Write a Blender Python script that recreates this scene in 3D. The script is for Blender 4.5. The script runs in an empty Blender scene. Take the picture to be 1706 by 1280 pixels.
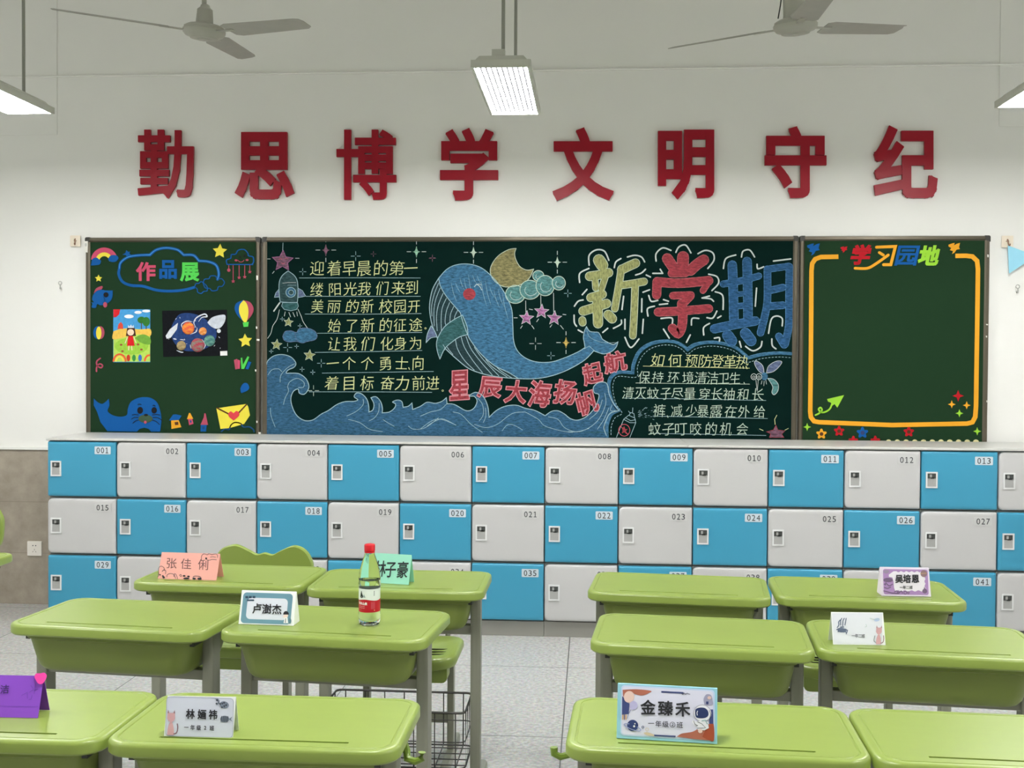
import bpy, bmesh, math, random
from mathutils import Vector, Matrix
random.seed(7)
SC = bpy.context.scene
COL = SC.collection
PI = math.pi

# ---------------------------------------------------------------- camera
F = 1850.0
CAM = Vector((2.91074798, -6.2787559, 1.43435353))
CR = Vector((0.99744416, 0.07120145, 0.0059588))
CU = Vector((-0.00734269, 0.0191904, 0.99978888))
CF = Vector((-0.07107207, 0.99727733, -0.01966417))
cd = bpy.data.cameras.new('camera')
cam = bpy.data.objects.new('camera', cd)
COL.objects.link(cam)
cd.sensor_fit = 'HORIZONTAL'
cd.sensor_width = 36.0
cd.lens = 36.0 * F / 1706.0
cd.clip_start = 0.05
cd.clip_end = 60
M4 = Matrix((CR, CU, -CF)).transposed().to_4x4()
M4.translation = CAM
cam.matrix_world = M4
SC.camera = cam

# ---------------------------------------------------------------- world, exposure
SC.view_settings.view_transform = 'Standard'
SC.view_settings.look = 'None'
SC.view_settings.gamma = 1.0
SC.view_settings.use_curve_mapping = False
SC.view_settings.exposure = 0.0
wd = bpy.data.worlds.new('world')
SC.world = wd
wd.use_nodes = True
wd.node_tree.nodes['Background'].inputs[0].default_value = (1.0, 0.985, 0.965, 1)
wd.node_tree.nodes['Background'].inputs[1].default_value = 1.65          # overcast daylight outside the added side windows
SC.cycles.max_bounces = 10
SC.cycles.diffuse_bounces = 6
SC.cycles.use_denoising = True
LAMP_Z = 2.60
LAMP_POWER = 118          # radiance of the diffusers of the ceiling lamps


def ray_z(px, py, z):
    d = CF * F + CR * (px - 853) - CU * (py - 640)
    t = (z - CAM.z) / d.z
    return CAM + d * t


def ray_y(px, py, Y):
    d = CF * F + CR * (px - 853) - CU * (py - 640)
    t = (Y - CAM.y) / d.y
    return CAM + d * t


# ---------------------------------------------------------------- materials
def lin(c):
    return tuple(((x / 255) / 12.92 if x / 255 <= 0.04045 else ((x / 255 + 0.055) / 1.055) ** 2.4) for x in c)


MATS = {}


def mat(name, rgb, rough=0.5, metal=0.0, noise=0.0, nscale=20, bump=0.0, bscale=60, spec=0.5, stretch=None):
    """procedural Principled material, rgb in 0..255 sRGB, slight noise in the colour"""
    if name in MATS:
        return MATS[name]
    m = bpy.data.materials.new(name)
    m.use_nodes = True
    nt = m.node_tree
    b = nt.nodes['Principled BSDF']
    c = lin(rgb)
    b.inputs['Base Color'].default_value = (*c, 1)
    b.inputs['Roughness'].default_value = rough
    b.inputs['Metallic'].default_value = metal
    b.inputs['Specular IOR Level'].default_value = spec
    if noise or bump:
        tc = nt.nodes.new('ShaderNodeTexCoord')
        mp = nt.nodes.new('ShaderNodeMapping')
        nt.links.new(tc.outputs['Object'], mp.inputs[0])
        if stretch:
            mp.inputs['Scale'].default_value = stretch
    if noise:
        n = nt.nodes.new('ShaderNodeTexNoise')
        n.inputs['Scale'].default_value = nscale
        n.inputs['Detail'].default_value = 4
        nt.links.new(mp.outputs[0], n.inputs['Vector'])
        mx = nt.nodes.new('ShaderNodeMix')
        mx.data_type = 'RGBA'
        mx.inputs['A'].default_value = (*[x * (1 - noise) for x in c], 1)
        mx.inputs['B'].default_value = (*[min(1, x * (1 + noise)) for x in c], 1)
        nt.links.new(n.outputs['Fac'], mx.inputs['Factor'])
        nt.links.new(mx.outputs['Result'], b.inputs['Base Color'])
    if bump:
        n2 = nt.nodes.new('ShaderNodeTexNoise')
        n2.inputs['Scale'].default_value = bscale
        nt.links.new(mp.outputs[0], n2.inputs['Vector'])
        bp = nt.nodes.new('ShaderNodeBump')
        bp.inputs['Strength'].default_value = bump
        bp.inputs['Distance'].default_value = 0.002
        nt.links.new(n2.outputs['Fac'], bp.inputs['Height'])
        nt.links.new(bp.outputs[0], b.inputs['Normal'])
    MATS[name] = m
    return m


def chalk(name, rgb, board=(3, 28, 25), lo=0.35, hi=0.62, scale=38, stretch=(1, 1, 3), rot=0.5, base=None):
    """rubbed chalk: two noises break the chalk colour up over the board colour"""
    if name in MATS:
        return MATS[name]
    m = bpy.data.materials.new(name)
    m.use_nodes = True
    nt = m.node_tree
    b = nt.nodes['Principled BSDF']
    b.inputs['Roughness'].default_value = 0.95
    b.inputs['Specular IOR Level'].default_value = 0.1
    tc = nt.nodes.new('ShaderNodeTexCoord')
    mp = nt.nodes.new('ShaderNodeMapping')
    mp.inputs['Scale'].default_value = stretch
    mp.inputs['Rotation'].default_value = (0, rot, 0)
    nt.links.new(tc.outputs['Object'], mp.inputs[0])
    n = nt.nodes.new('ShaderNodeTexNoise')
    n.inputs['Scale'].default_value = scale
    n.inputs['Detail'].default_value = 8
    n.inputs['Roughness'].default_value = 0.7
    nt.links.new(mp.outputs[0], n.inputs['Vector'])
    mr = nt.nodes.new('ShaderNodeMapRange')
    mr.inputs['From Min'].default_value = lo
    mr.inputs['From Max'].default_value = hi
    nt.links.new(n.outputs['Fac'], mr.inputs['Value'])
    mx = nt.nodes.new('ShaderNodeMix')
    mx.data_type = 'RGBA'
    c = lin(rgb)
    bb = lin(board)
    if base is None:                        # thin lines stay solid, rubbed areas let the board through
        base = 0.5 if scale > 60 else 0.24
    top = 1.0 if scale > 60 else 0.92
    mx.inputs['A'].default_value = (*[bb[i] * (1 - base) + c[i] * base for i in range(3)], 1)
    mx.inputs['B'].default_value = (*[x * top for x in c], 1)
    nt.links.new(mr.outputs[0], mx.inputs['Factor'])
    nt.links.new(mx.outputs['Result'], b.inputs['Base Color'])
    MATS[name] = m
    return m


def emit(name, rgb, power):
    m = bpy.data.materials.new(name)
    m.use_nodes = True
    b = m.node_tree.nodes['Principled BSDF']
    b.inputs['Base Color'].default_value = (0.8, 0.8, 0.8, 1)
    b.inputs['Emission Color'].default_value = (*rgb, 1)
    b.inputs['Emission Strength'].default_value = power
    return m


# ---------------------------------------------------------------- mesh builder
class G:
    def __init__(self):
        self.v = []
        self.f = []
        self.m = []
        self.mats = []

    def mi(self, m):
        if m not in self.mats:
            self.mats.append(m)
        return self.mats.index(m)

    def add(self, vs, fs, m):
        k = self.mi(m)
        o = len(self.v)
        self.v += [tuple(p) for p in vs]
        for f in fs:
            self.f.append([o + i for i in f])
            self.m.append(k)

    def box(self, a, b, m, taper=None):
        x0, y0, z0 = a
        x1, y1, z1 = b
        vs = [(x0, y0, z0), (x1, y0, z0), (x1, y1, z0), (x0, y1, z0), (x0, y0, z1), (x1, y0, z1), (x1, y1, z1), (x0, y1, z1)]
        self.add(vs, [(0, 3, 2, 1), (4, 5, 6, 7), (0, 1, 5, 4), (1, 2, 6, 5), (2, 3, 7, 6), (3, 0, 4, 7)], m)

    def loft(self, rings, m, caps=(True, True)):
        n = len(rings[0])
        vs = [p for r in rings for p in r]
        fs = []
        for k in range(len(rings) - 1):
            for i in range(n):
                j = (i + 1) % n
                fs.append((k * n + i, k * n + j, (k + 1) * n + j, (k + 1) * n + i))
        if caps[0]:
            fs.append(tuple(reversed(range(n))))
        if caps[1]:
            fs.append(tuple((len(rings) - 1) * n + i for i in range(n)))
        self.add(vs, fs, m)

    def lathe(self, prof, m, c=(0, 0, 0), n=24, caps=(True, True)):
        rings = [[(c[0] + r * math.cos(2 * PI * i / n), c[1] + r * math.sin(2 * PI * i / n), c[2] + z) for i in range(n)] for r, z in prof]
        self.loft(rings, m, caps)

    def tube(self, pts, r, m, n=8):
        pts = [Vector(p) for p in pts]
        rings = []
        up = Vector((0.03, 0.02, 1))
        for i, p in enumerate(pts):
            a = pts[max(0, i - 1)]
            b = pts[min(len(pts) - 1, i + 1)]
            t = (b - a).normalized()
            u = t.cross(up)
            if u.length < 0.2:
                u = t.cross(Vector((1, 0.1, 0)))
            u.normalize()
            w = t.cross(u)
            rings.append([tuple(p + (u * math.cos(2 * PI * k / n) + w * math.sin(2 * PI * k / n)) * r) for k in range(n)])
        self.loft(rings, m)

    def build(self, name, parent=None, loc=(0, 0, 0), smooth=False, bevel=0, segs=2, fix=True):
        me = bpy.data.meshes.new(name)
        me.from_pydata(self.v, [], self.f)
        for m in self.mats:
            me.materials.append(m)
        me.polygons.foreach_set('material_index', self.m)
        if fix:
            bm = bmesh.new()
            bm.from_mesh(me)
            bmesh.ops.recalc_face_normals(bm, faces=bm.faces)
            bm.to_mesh(me)
            bm.free()
        if smooth:
            me.polygons.foreach_set('use_smooth', [True] * len(me.polygons))
        me.update()
        o = bpy.data.objects.new(name, me)
        COL.objects.link(o)
        o.location = loc
        if parent:
            o.parent = parent
        if smooth and not bevel:
            try:
                me.set_sharp_from_angle(angle=math.radians(40))
            except Exception:
                pass
        if bevel:
            bv = o.modifiers.new('bevel', 'BEVEL')
            bv.width = bevel
            bv.segments = segs
            bv.limit_method = 'ANGLE'
            bv.angle_limit = math.radians(40)
            me.polygons.foreach_set('use_smooth', [True] * len(me.polygons))
            bv.harden_normals = True
        return o


def tag(o, label, cat, group=None):
    o['label'] = label
    o['category'] = cat
    if group:
        o['group'] = group
    return o


def thing(name, label, cat, loc=(0, 0, 0), rz=0, group=None):
    o = bpy.data.objects.new(name, None)
    o.empty_display_size = 0.1
    COL.objects.link(o)
    o.location = loc
    o.rotation_euler = (0, 0, rz)
    return tag(o, label, cat, group)


def struct(o):
    o['kind'] = 'structure'
    return o


def copy_tree(o, parent=None, drop=()):
    c = o.copy()
    COL.objects.link(c)
    if parent is not None:
        c.parent = parent
    for ch in list(o.children):
        if ch.name.split('.')[0] not in drop:
            copy_tree(ch, c, drop)
    return c


def rrect(w, h, r, n=5, cx=0, cy=0):
    """rounded rectangle, counter-clockwise; r a number or four radii (bl, br, tr, tl)"""
    rs = r if isinstance(r, (tuple, list)) else (r,) * 4
    out = []
    for (sx, sy, a0), q in zip(((-1, -1, PI), (1, -1, 1.5 * PI), (1, 1, 0), (-1, 1, 0.5 * PI)), rs):
        x, y = sx * (w / 2 - q), sy * (h / 2 - q)
        for k in range(n + 1):
            a = a0 + k / n * PI / 2
            out.append((cx + x + q * math.cos(a), cy + y + q * math.sin(a)))
    return out


def spline(pts, closed=False, n=6):
    """Catmull-Rom through the points; a point given twice in a row is a corner"""
    P = [Vector((p[0], p[1])) for p in pts]
    N = len(P)
    out = []
    rng = range(N if closed else N - 1)
    for i in rng:
        p1, p2 = P[i], P[(i + 1) % N]
        if (p1 - p2).length < 1e-9:
            continue
        p0 = P[(i - 1) % N] if (closed or i > 0) else p1
        p3 = P[(i + 2) % N] if (closed or i + 2 < N) else p2
        for k in range(n):
            t = k / n
            q = 0.5 * ((2 * p1) + (p2 - p0) * t + (2 * p0 - 5 * p1 + 4 * p2 - p3) * t * t + (3 * p1 - p0 - 3 * p2 + p3) * t ** 3)
            out.append((q.x, q.y))
    if not closed:
        out.append((P[-1].x, P[-1].y))
    return out


def ellipse(cx, cy, rx, ry=None, n=20, a0=0, a1=360, rot=0):
    ry = rx if ry is None else ry
    full = abs(a1 - a0) >= 360
    out = []
    c, s = math.cos(math.radians(rot)), math.sin(math.radians(rot))
    for k in range(n if full else n + 1):
        a = math.radians(a0 + (a1 - a0) * k / n)
        x, y = rx * math.cos(a), ry * math.sin(a)
        out.append((cx + x * c - y * s, cy + x * s + y * c))
    return out


def star(cx, cy, R, r=None, k=5, rot=0):
    r = R * 0.45 if r is None else r
    return [(cx + (R if i % 2 == 0 else r) * math.sin(math.radians(rot) + i * PI / k), cy - (R if i % 2 == 0 else r) * math.cos(math.radians(rot) + i * PI / k)) for i in range(2 * k)]


# ---------------------------------------------------------------- glyphs from Blender's built-in font
_GL = {}


def glyph(ch, thin=0.0):
    key = (ch, thin)
    if key in _GL:
        return _GL[key]
    cu = bpy.data.curves.new('glyph', 'FONT')
    cu.body = ch
    cu.size = 1
    cu.resolution_u = 3
    cu.offset = -thin
    o = bpy.data.objects.new('glyph', cu)
    COL.objects.link(o)
    dg = bpy.context.evaluated_depsgraph_get()
    me = bpy.data.meshes.new_from_object(o.evaluated_get(dg))
    bm = bmesh.new()
    bm.from_mesh(me)
    bmesh.ops.remove_doubles(bm, verts=bm.verts, dist=1e-5)
    bm.verts.index_update()
    vs = [(v.co.x, v.co.y) for v in bm.verts]
    fs = []
    for f in bm.faces:
        idx = [v.index for v in f.verts]
        if f.normal.z < 0:
            idx.reverse()
        fs.append(idx)
    es = []
    for e in bm.edges:
        if len(e.link_faces) == 1:
            l = e.link_faces[0].loops
            idx = [q.vert.index for q in l]
            if e.link_faces[0].normal.z < 0:
                idx.reverse()
            a, b = e.verts[0].index, e.verts[1].index
            i = idx.index(a)
            if idx[(i + 1) % len(idx)] != b:
                a, b = b, a
            es.append((a, b))
    bm.free()
    bpy.data.objects.remove(o)
    bpy.data.curves.remove(cu)
    bpy.data.meshes.remove(me)
    xs = [v[0] for v in vs] or [0, 1]
    ys = [v[1] for v in vs] or [0, 1]
    _GL[key] = (vs, fs, es, (min(xs), min(ys), max(xs), max(ys)))
    return _GL[key]


# ---------------------------------------------------------------- drawing on a surface
class Art:
    """flat or thin shapes on a surface; mapper(x, y, t) gives the point, t = distance out of the surface in metres;
    picture y runs downwards"""

    def __init__(self, mapper, t0=0.0004, step=0.0004, thick=0.0):
        self.mp = mapper
        self.g = G()
        self.t0 = t0
        self.step = step
        self.thick = thick
        self.k = 0

    def _t(self, layer):
        self.k += 1
        return self.t0 + layer * self.step + (self.k % 40) * 0.000006

    def poly(self, pts, m, layer=0, thick=None):
        th = self.thick if thick is None else thick
        t = self._t(layer)
        n = len(pts)
        # picture y is down: make the outline counter-clockwise as seen
        A = sum(pts[i][0] * pts[(i + 1) % n][1] - pts[(i + 1) % n][0] * pts[i][1] for i in range(n))
        if A > 0:
            pts = list(reversed(pts))
        if th <= 0:
            self.g.add([self.mp(x, y, t) for x, y in pts], [tuple(range(n))], m)
        else:
            vs = [self.mp(x, y, t + th) for x, y in pts] + [self.mp(x, y, max(0, t - 0.0003)) for x, y in pts]
            fs = [tuple(range(n))] + [(i, n + i, n + (i + 1) % n, (i + 1) % n) for i in range(n)]
            self.g.add(vs, fs, m)

    def line(self, pts, w, m, layer=0, closed=False, cap=True, thick=None, taper=False):
        th = self.thick if thick is None else thick
        t = self._t(layer)
        P = [Vector(p) for p in pts]
        Q = [P[0]]
        for p in P[1:]:
            if (p - Q[-1]).length > 1e-6:
                Q.append(p)
        P = Q
        if closed and len(P) > 2 and (P[0] - P[-1]).length < 1e-6:
            P.pop()
        n = len(P)
        if n < 2:
            return self.poly(ellipse(P[0].x, P[0].y, w / 2, n=10), m, layer, thick)
        L, R = [], []
        for i in range(n):
            a = P[(i - 1) % n] if (closed or i > 0) else P[i]
            b = P[(i + 1) % n] if (closed or i < n - 1) else P[i]
            d1 = (P[i] - a).normalized() if (P[i] - a).length > 1e-9 else (b - P[i]).normalized()
            d2 = (b - P[i]).normalized() if (b - P[i]).length > 1e-9 else d1
            n1 = Vector((-d1.y, d1.x))
            n2 = Vector((-d2.y, d2.x))
            mt = n1 + n2
            if mt.length < 0.3:
                mt = n1
            mt.normalize()
            s = 1 / max(0.5, mt.dot(n1))
            ww = w / 2 * s
            if taper:
                ww *= 0.25 + 0.75 * math.sin(PI * min(0.97, max(0.06, i / (n - 1))))
            L.append(P[i] + mt * ww)
            R.append(P[i] - mt * ww)
        vs = []
        fs = []
        N = n if closed else n - 1
        # seen from the front with y down, L is on the right-hand turn: order (L_i, L_j, R_j, R_i) is chosen to face out
        for tt in ((t + th, t) if th > 0 else (t,)):
            vs += [self.mp(p.x, p.y, tt) for p in L] + [self.mp(p.x, p.y, tt) for p in R]
        for i in range(N):
            j = (i + 1) % n
            fs.append((i, j, n + j, n + i))
            if th > 0:
                o = 2 * n
                fs.append((i, o + i, o + j, j))
                fs.append((n + i, n + j, o + n + j, o + n + i))
        self.g.add(vs, fs, m)
        if cap and not closed and not taper:
            for q, d in ((P[0], P[0] - P[1]), (P[-1], P[-1] - P[-2])):
                a = math.atan2(d.y, d.x)
                arc = [(q.x + w / 2 * math.cos(a + x), q.y + w / 2 * math.sin(a + x)) for x in [-PI / 2 + PI * k / 6 for k in range(7)]]
                self.k -= 1
                self.poly(arc, m, layer, th)

    def dashes(self, pts, w, m, on, off, layer=0):
        """dashed line along a polyline, lengths in picture units"""
        P = [Vector(p) for p in pts]
        acc, cur, draw = 0.0, [P[0]], True
        for i in range(len(P) - 1):
            a, b = P[i], P[i + 1]
            L = (b - a).length
            pos = 0.0
            while L - pos > 1e-6:
                need = (on if draw else off) - acc
                if need <= L - pos:
                    pos += need
                    q = a + (b - a) * (pos / L)
                    if draw:
                        cur.append(q)
                        if len(cur) > 1:
                            self.line(cur, w, m, layer, cap=False)
                    cur = [q]
                    draw = not draw
                    acc = 0.0
                else:
                    acc += L - pos
                    pos = L
                    cur.append(b)
            if not draw:
                cur = [b]

    def char(self, ch, cx, cy, w, m, h=None, layer=0, bold=0.0, fit=False, rot=0, shear=0, thick=None, thin=0.0):
        """one character centred at cx, cy; w, h its size (em, or the box of its outline when fit)"""
        th = self.thick if thick is None else thick
        vs, fs, es, bb = glyph(ch, thin)
        h = w if h is None else h
        if fit:
            sx = w / (bb[2] - bb[0] + 2 * bold)
            sy = h / (bb[3] - bb[1] + 2 * bold)
            ox, oy = (bb[0] + bb[2]) / 2, (bb[1] + bb[3]) / 2
        else:
            sx, sy = w, h
            if ord(ch) > 0x2e00 or ch == '②':
                ox, oy = 0.5, 0.385
            else:
                ox, oy = (bb[0] + bb[2]) / 2, 0.34
        c, s = math.cos(math.radians(rot)), math.sin(math.radians(rot))

        def tr(x, y):
            x = (x - ox) * sx + (y - oy) * sy * shear
            y = -(y - oy) * sy
            return cx + x * c - y * s, cy + x * s + y * c
        t = self._t(layer)
        n = len(vs)
        P = [tr(*v) for v in vs]
        A = [self.mp(x, y, t + th) for x, y in P]
        F_ = [tuple(f) for f in fs]
        if th > 0:
            A += [self.mp(x, y, t) for x, y in P]
            F_ += [(a, n + a, n + b, b) for a, b in es]
        self.g.add(A, F_, m)
        if bold > 0:
            nxt = {a: b for a, b in es}
            for i, (a, b) in enumerate(es):
                p, q = Vector(vs[a]), Vector(vs[b])
                d = (q - p)
                if d.length < 1e-6:
                    continue
                d.normalize()
                o = Vector((d.y, -d.x)) * bold       # outwards
                e = d * bold * 0.9
                quad = [p - e - o * 0.2, p - e + o, q + e + o, q + e - o * 0.2]
                if (q - p).length < 0.05:            # pieces of a curve: a small rounded step
                    quad = [p - d * bold * 0.35 - o * 0.2, p - d * bold * 0.35 + o, q + d * bold * 0.35 + o, q + d * bold * 0.35 - o * 0.2]
                R = [tr(*v) for v in quad]
                dt = t - 0.000004 * (1 + i % 23)
                B = [self.mp(x, y, dt + th) for x, y in R]
                if th > 0:
                    B += [self.mp(x, y, t) for x, y in R]
                    self.g.add(B, [(0, 1, 2, 3), (0, 4, 5, 1), (1, 5, 6, 2), (2, 6, 7, 3), (3, 7, 4, 0)], m)
                else:
                    self.g.add(B, [(0, 1, 2, 3)], m)

    def build(self, name, parent=None, local=False, bevel=0):
        vs = self.g.v
        if local:
            return self.g.build(name, parent, fix=False)
        c = Vector([(min(p[i] for p in vs) + max(p[i] for p in vs)) / 2 for i in range(3)])
        c.y = max(p[1] for p in vs)
        self.g.v = [tuple(Vector(p) - c) for p in vs]
        return self.g.build(name, parent, loc=c - base_of(parent), fix=False)


def base_of(p):
    v = Vector((0, 0, 0))
    while p is not None:
        v += p.location
        p = p.parent
    return v


def zone(x0, y0, s):
    """zoomed reading frame -> picture coordinates of the photo"""
    def f(pts):
        return [(x0 + x * s, y0 + y * s) for x, y in pts]
    f.s = s
    f.p = lambda x, y: (x0 + x * s, y0 + y * s)
    return f


ZA = zone(120, 380, 0.28133)
ZB = zone(430, 390, 0.27340)
ZC = zone(700, 390, 0.27335)
ZD = zone(940, 390, 0.27341)
ZE = zone(1320, 380, 0.29692)
# ================================================================ THE ROOM
XL, XR, YN, ZC_ = -1.9, 6.9, -9.2, 3.75
m_wall = mat('white_wall_paint', (231, 230, 226), 0.85, noise=0.02, nscale=3, bump=0.08, bscale=140)
m_ceil = mat('ceiling_paint', (228, 228, 224), 0.9, noise=0.02, nscale=2)


def floor_mat():
    m = bpy.data.materials.new('speckled_floor_tiles')
    m.use_nodes = True
    nt = m.node_tree
    b = nt.nodes['Principled BSDF']
    b.inputs['Roughness'].default_value = 0.42
    tc = nt.nodes.new('ShaderNodeTexCoord')
    mp = nt.nodes.new('ShaderNodeMapping')
    mp.inputs['Location'].default_value = (-2.80992, 1.08152, 0)
    nt.links.new(tc.outputs['Object'], mp.inputs[0])
    br = nt.nodes.new('ShaderNodeTexBrick')
    br.offset = 0
    br.inputs['Scale'].default_value = 1
    br.inputs['Brick Width'].default_value = 0.97506
    br.inputs['Row Height'].default_value = 0.97506
    br.inputs['Mortar Size'].default_value = 0.0028
    br.inputs['Mortar Smooth'].default_value = 0.2
    br.inputs['Mortar'].default_value = (0.10, 0.10, 0.095, 1)
    nt.links.new(mp.outputs[0], br.inputs['Vector'])
    v = nt.nodes.new('ShaderNodeTexVoronoi')
    v.inputs['Scale'].default_value = 170
    n = nt.nodes.new('ShaderNodeTexNoise')
    n.inputs['Scale'].default_value = 55
    n.inputs['Detail'].default_value = 6
    nt.links.new(tc.outputs['Object'], v.inputs['Vector'])
    nt.links.new(tc.outputs['Object'], n.inputs['Vector'])
    r1 = nt.nodes.new('ShaderNodeValToRGB')
    r1.color_ramp.elements[0].position = 0.3
    r1.color_ramp.elements[0].color = (0.355, 0.348, 0.335, 1)
    r1.color_ramp.elements[1].position = 0.66
    r1.color_ramp.elements[1].color = (0.57, 0.56, 0.54, 1)
    nt.links.new(n.outputs['Fac'], r1.inputs[0])
    mx = nt.nodes.new('ShaderNodeMix')
    mx.data_type = 'RGBA'
    mx.blend_type = 'MULTIPLY'
    mx.inputs['Factor'].default_value = 0.22
    nt.links.new(r1.outputs[0], mx.inputs['A'])
    nt.links.new(v.outputs['Color'], mx.inputs['B'])
    nt.links.new(mx.outputs['Result'], br.inputs['Color1'])
    nt.links.new(mx.outputs['Result'], br.inputs['Color2'])
    nt.links.new(br.outputs['Color'], b.inputs['Base Color'])
    return m


def stone_mat():
    m = bpy.data.materials.new('beige_stone_wall_tiles')
    m.use_nodes = True
    nt = m.node_tree
    b = nt.nodes['Principled BSDF']
    b.inputs['Roughness'].default_value = 0.35
    tc = nt.nodes.new('ShaderNodeTexCoord')
    n = nt.nodes.new('ShaderNodeTexNoise')
    n.inputs['Scale'].default_value = 9
    n.inputs['Detail'].default_value = 9
    n.inputs['Roughness'].default_value = 0.65
    nt.links.new(tc.outputs['Object'], n.inputs['Vector'])
    r = nt.nodes.new('ShaderNodeValToRGB')
    r.color_ramp.elements[0].position = 0.3
    r.color_ramp.elements[0].color = (*lin((146, 136, 122)), 1)
    r.color_ramp.elements[1].position = 0.7
    r.color_ramp.elements[1].color = (*lin((172, 162, 148)), 1)
    nt.links.new(n.outputs['Fac'], r.inputs[0])
    sx = nt.nodes.new('ShaderNodeSeparateXYZ')
    nt.links.new(tc.outputs['Object'], sx.inputs[0])
    cx = nt.nodes.new('ShaderNodeCombineXYZ')
    nt.links.new(sx.outputs['X'], cx.inputs['X'])
    nt.links.new(sx.outputs['Z'], cx.inputs['Y'])
    br = nt.nodes.new('ShaderNodeTexBrick')
    br.offset = 0
    br.inputs['Scale'].default_value = 1
    br.inputs['Brick Width'].default_value = 0.6
    br.inputs['Row Height'].default_value = 0.3
    br.inputs['Mortar Size'].default_value = 0.0012
    br.inputs['Mortar'].default_value = (*lin((128, 118, 106)), 1)
    nt.links.new(cx.outputs[0], br.inputs['Vector'])
    nt.links.new(r.outputs[0], br.inputs['Color1'])
    nt.links.new(r.outputs[0], br.inputs['Color2'])
    nt.links.new(br.outputs['Color'], b.inputs['Base Color'])
    return m


def slab(name, a, b, m, bevel=0):
    g = G()
    c = [(a[i] + b[i]) / 2 for i in range(3)]
    g.box([a[i] - c[i] for i in range(3)], [b[i] - c[i] for i in range(3)], m)
    return struct(g.build(name, loc=c, bevel=bevel))


g = G()
g.box((XL, YN, -0.12), (XR, 0, 0), floor_mat())
fl = struct(g.build('floor'))
slab('ceiling', (XL, YN, ZC_), (XR, 0, ZC_ + 0.12), m_ceil)
slab('wall_back', (XL - 0.15, 0, -0.12), (XR + 0.15, 0.15, ZC_ + 0.12), m_wall)
# side walls with three wide unseen windows each, added to brighten the room evenly
WZ0, WZ1 = 0.95, 3.1
WY = [(-8.6, -6.6), (-5.6, -3.6), (-2.7, -0.8)]
m_wf = mat('white_added_window_frame', (226, 228, 228), 0.4)


def pane_mat():
    m = bpy.data.materials.new('added_window_glass')
    m.use_nodes = True
    nt = m.node_tree
    nt.nodes.remove(nt.nodes['Principled BSDF'])
    a = nt.nodes.new('ShaderNodeBsdfTransparent')
    a.inputs[0].default_value = (0.93, 0.96, 0.94, 1)
    b = nt.nodes.new('ShaderNodeBsdfGlossy')
    b.inputs['Roughness'].default_value = 0.02
    x = nt.nodes.new('ShaderNodeMixShader')
    x.inputs[0].default_value = 0.06
    nt.links.new(a.outputs[0], x.inputs[1])
    nt.links.new(b.outputs[0], x.inputs[2])
    nt.links.new(x.outputs[0], nt.nodes['Material Output'].inputs[0])
    return m


m_pane = pane_mat()
wn = 0
for nm, xa, xb in (('wall_left', XL - 0.15, XL), ('wall_right', XR, XR + 0.15)):
    g = G()
    g.box((xa, YN, -0.12), (xb, 0, WZ0), m_wall)
    g.box((xa, YN, WZ1), (xb, 0, ZC_ + 0.12), m_wall)
    ys = [YN] + [q for w in WY for q in w] + [0]
    for i in range(0, len(ys), 2):
        g.box((xa, ys[i], WZ0), (xb, ys[i + 1], WZ1), m_wall)
    struct(g.build(nm))
    for ya, yb in WY:
        wn += 1
        xm = (xa + xb) / 2
        g = G()
        for a, b in (((ya, WZ0), (ya + 0.05, WZ1)), ((yb - 0.05, WZ0), (yb, WZ1)), ((ya, WZ0), (yb, WZ0 + 0.05)), ((ya, WZ1 - 0.05), (yb, WZ1)), (((ya + yb) / 2 - 0.025, WZ0), ((ya + yb) / 2 + 0.025, WZ1)), ((ya, 2.3), (yb, 2.34))):
            g.box((xm - 0.03, a[0], a[1]), (xm + 0.03, b[0], b[1]), m_wf)
        w = struct(g.build('added_window_%d' % wn))
        g = G()
        g.box((xm - 0.003, ya + 0.05, WZ0 + 0.05), (xm + 0.003, yb - 0.05, WZ1 - 0.05), m_pane)
        g.build('pane', w)
        ld = bpy.data.lights.new('added_window_portal', 'AREA')
        ld.shape = 'RECTANGLE'
        ld.size = yb - ya
        ld.size_y = WZ1 - WZ0
        ld.cycles.is_portal = True
        lo = bpy.data.objects.new('added_window_portal', ld)
        COL.objects.link(lo)
        s_ = 1 if nm == 'wall_left' else -1
        lo.matrix_world = Matrix(((0, 0, -s_, (xa if s_ > 0 else xb) - 0.01 * s_), (s_, 0, 0, (ya + yb) / 2), (0, -1, 0, (WZ0 + WZ1) / 2), (0, 0, 0, 1)))
slab('wall_front', (XL - 0.15, YN - 0.15, -0.12), (XR + 0.15, YN, ZC_ + 0.12), m_wall)
# shallow pilasters in the two corners of the view, a bead where the beam starts
slab('trim_1', (XL, -0.005, 2.74), (-0.195, 0, ZC_), m_wall, bevel=0.004)
slab('trim_2', (5.125, -0.005, 2.74), (XR, 0, ZC_), m_wall, bevel=0.004)
slab('trim_3', (XL, -0.015, 3.072), (XR, 0, 3.082), m_wall, bevel=0.004)
g = G()
g.box((XL, -0.012, 0), (XR, 0, 0.905), stone_mat())
struct(g.build('trim_4'))
slab('trim_5', (XL, -0.024, 0.905), (XR, 0, 0.925), mat('white_ledge', (236, 236, 232), 0.4), bevel=0.004)

# ================================================================ CEILING LAMPS
m_house = mat('lamp_housing', (196, 196, 186), 0.5)
m_louver = mat('lamp_tray', (26, 26, 29), 0.7, spec=0.1)
m_rod = mat('steel_rod', (150, 150, 142), 0.35, metal=0.6)
m_diff = emit('lamp_diffuser', (1.0, 1.0, 0.99), LAMP_POWER)
LW, LL = 0.238, 0.855


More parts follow.
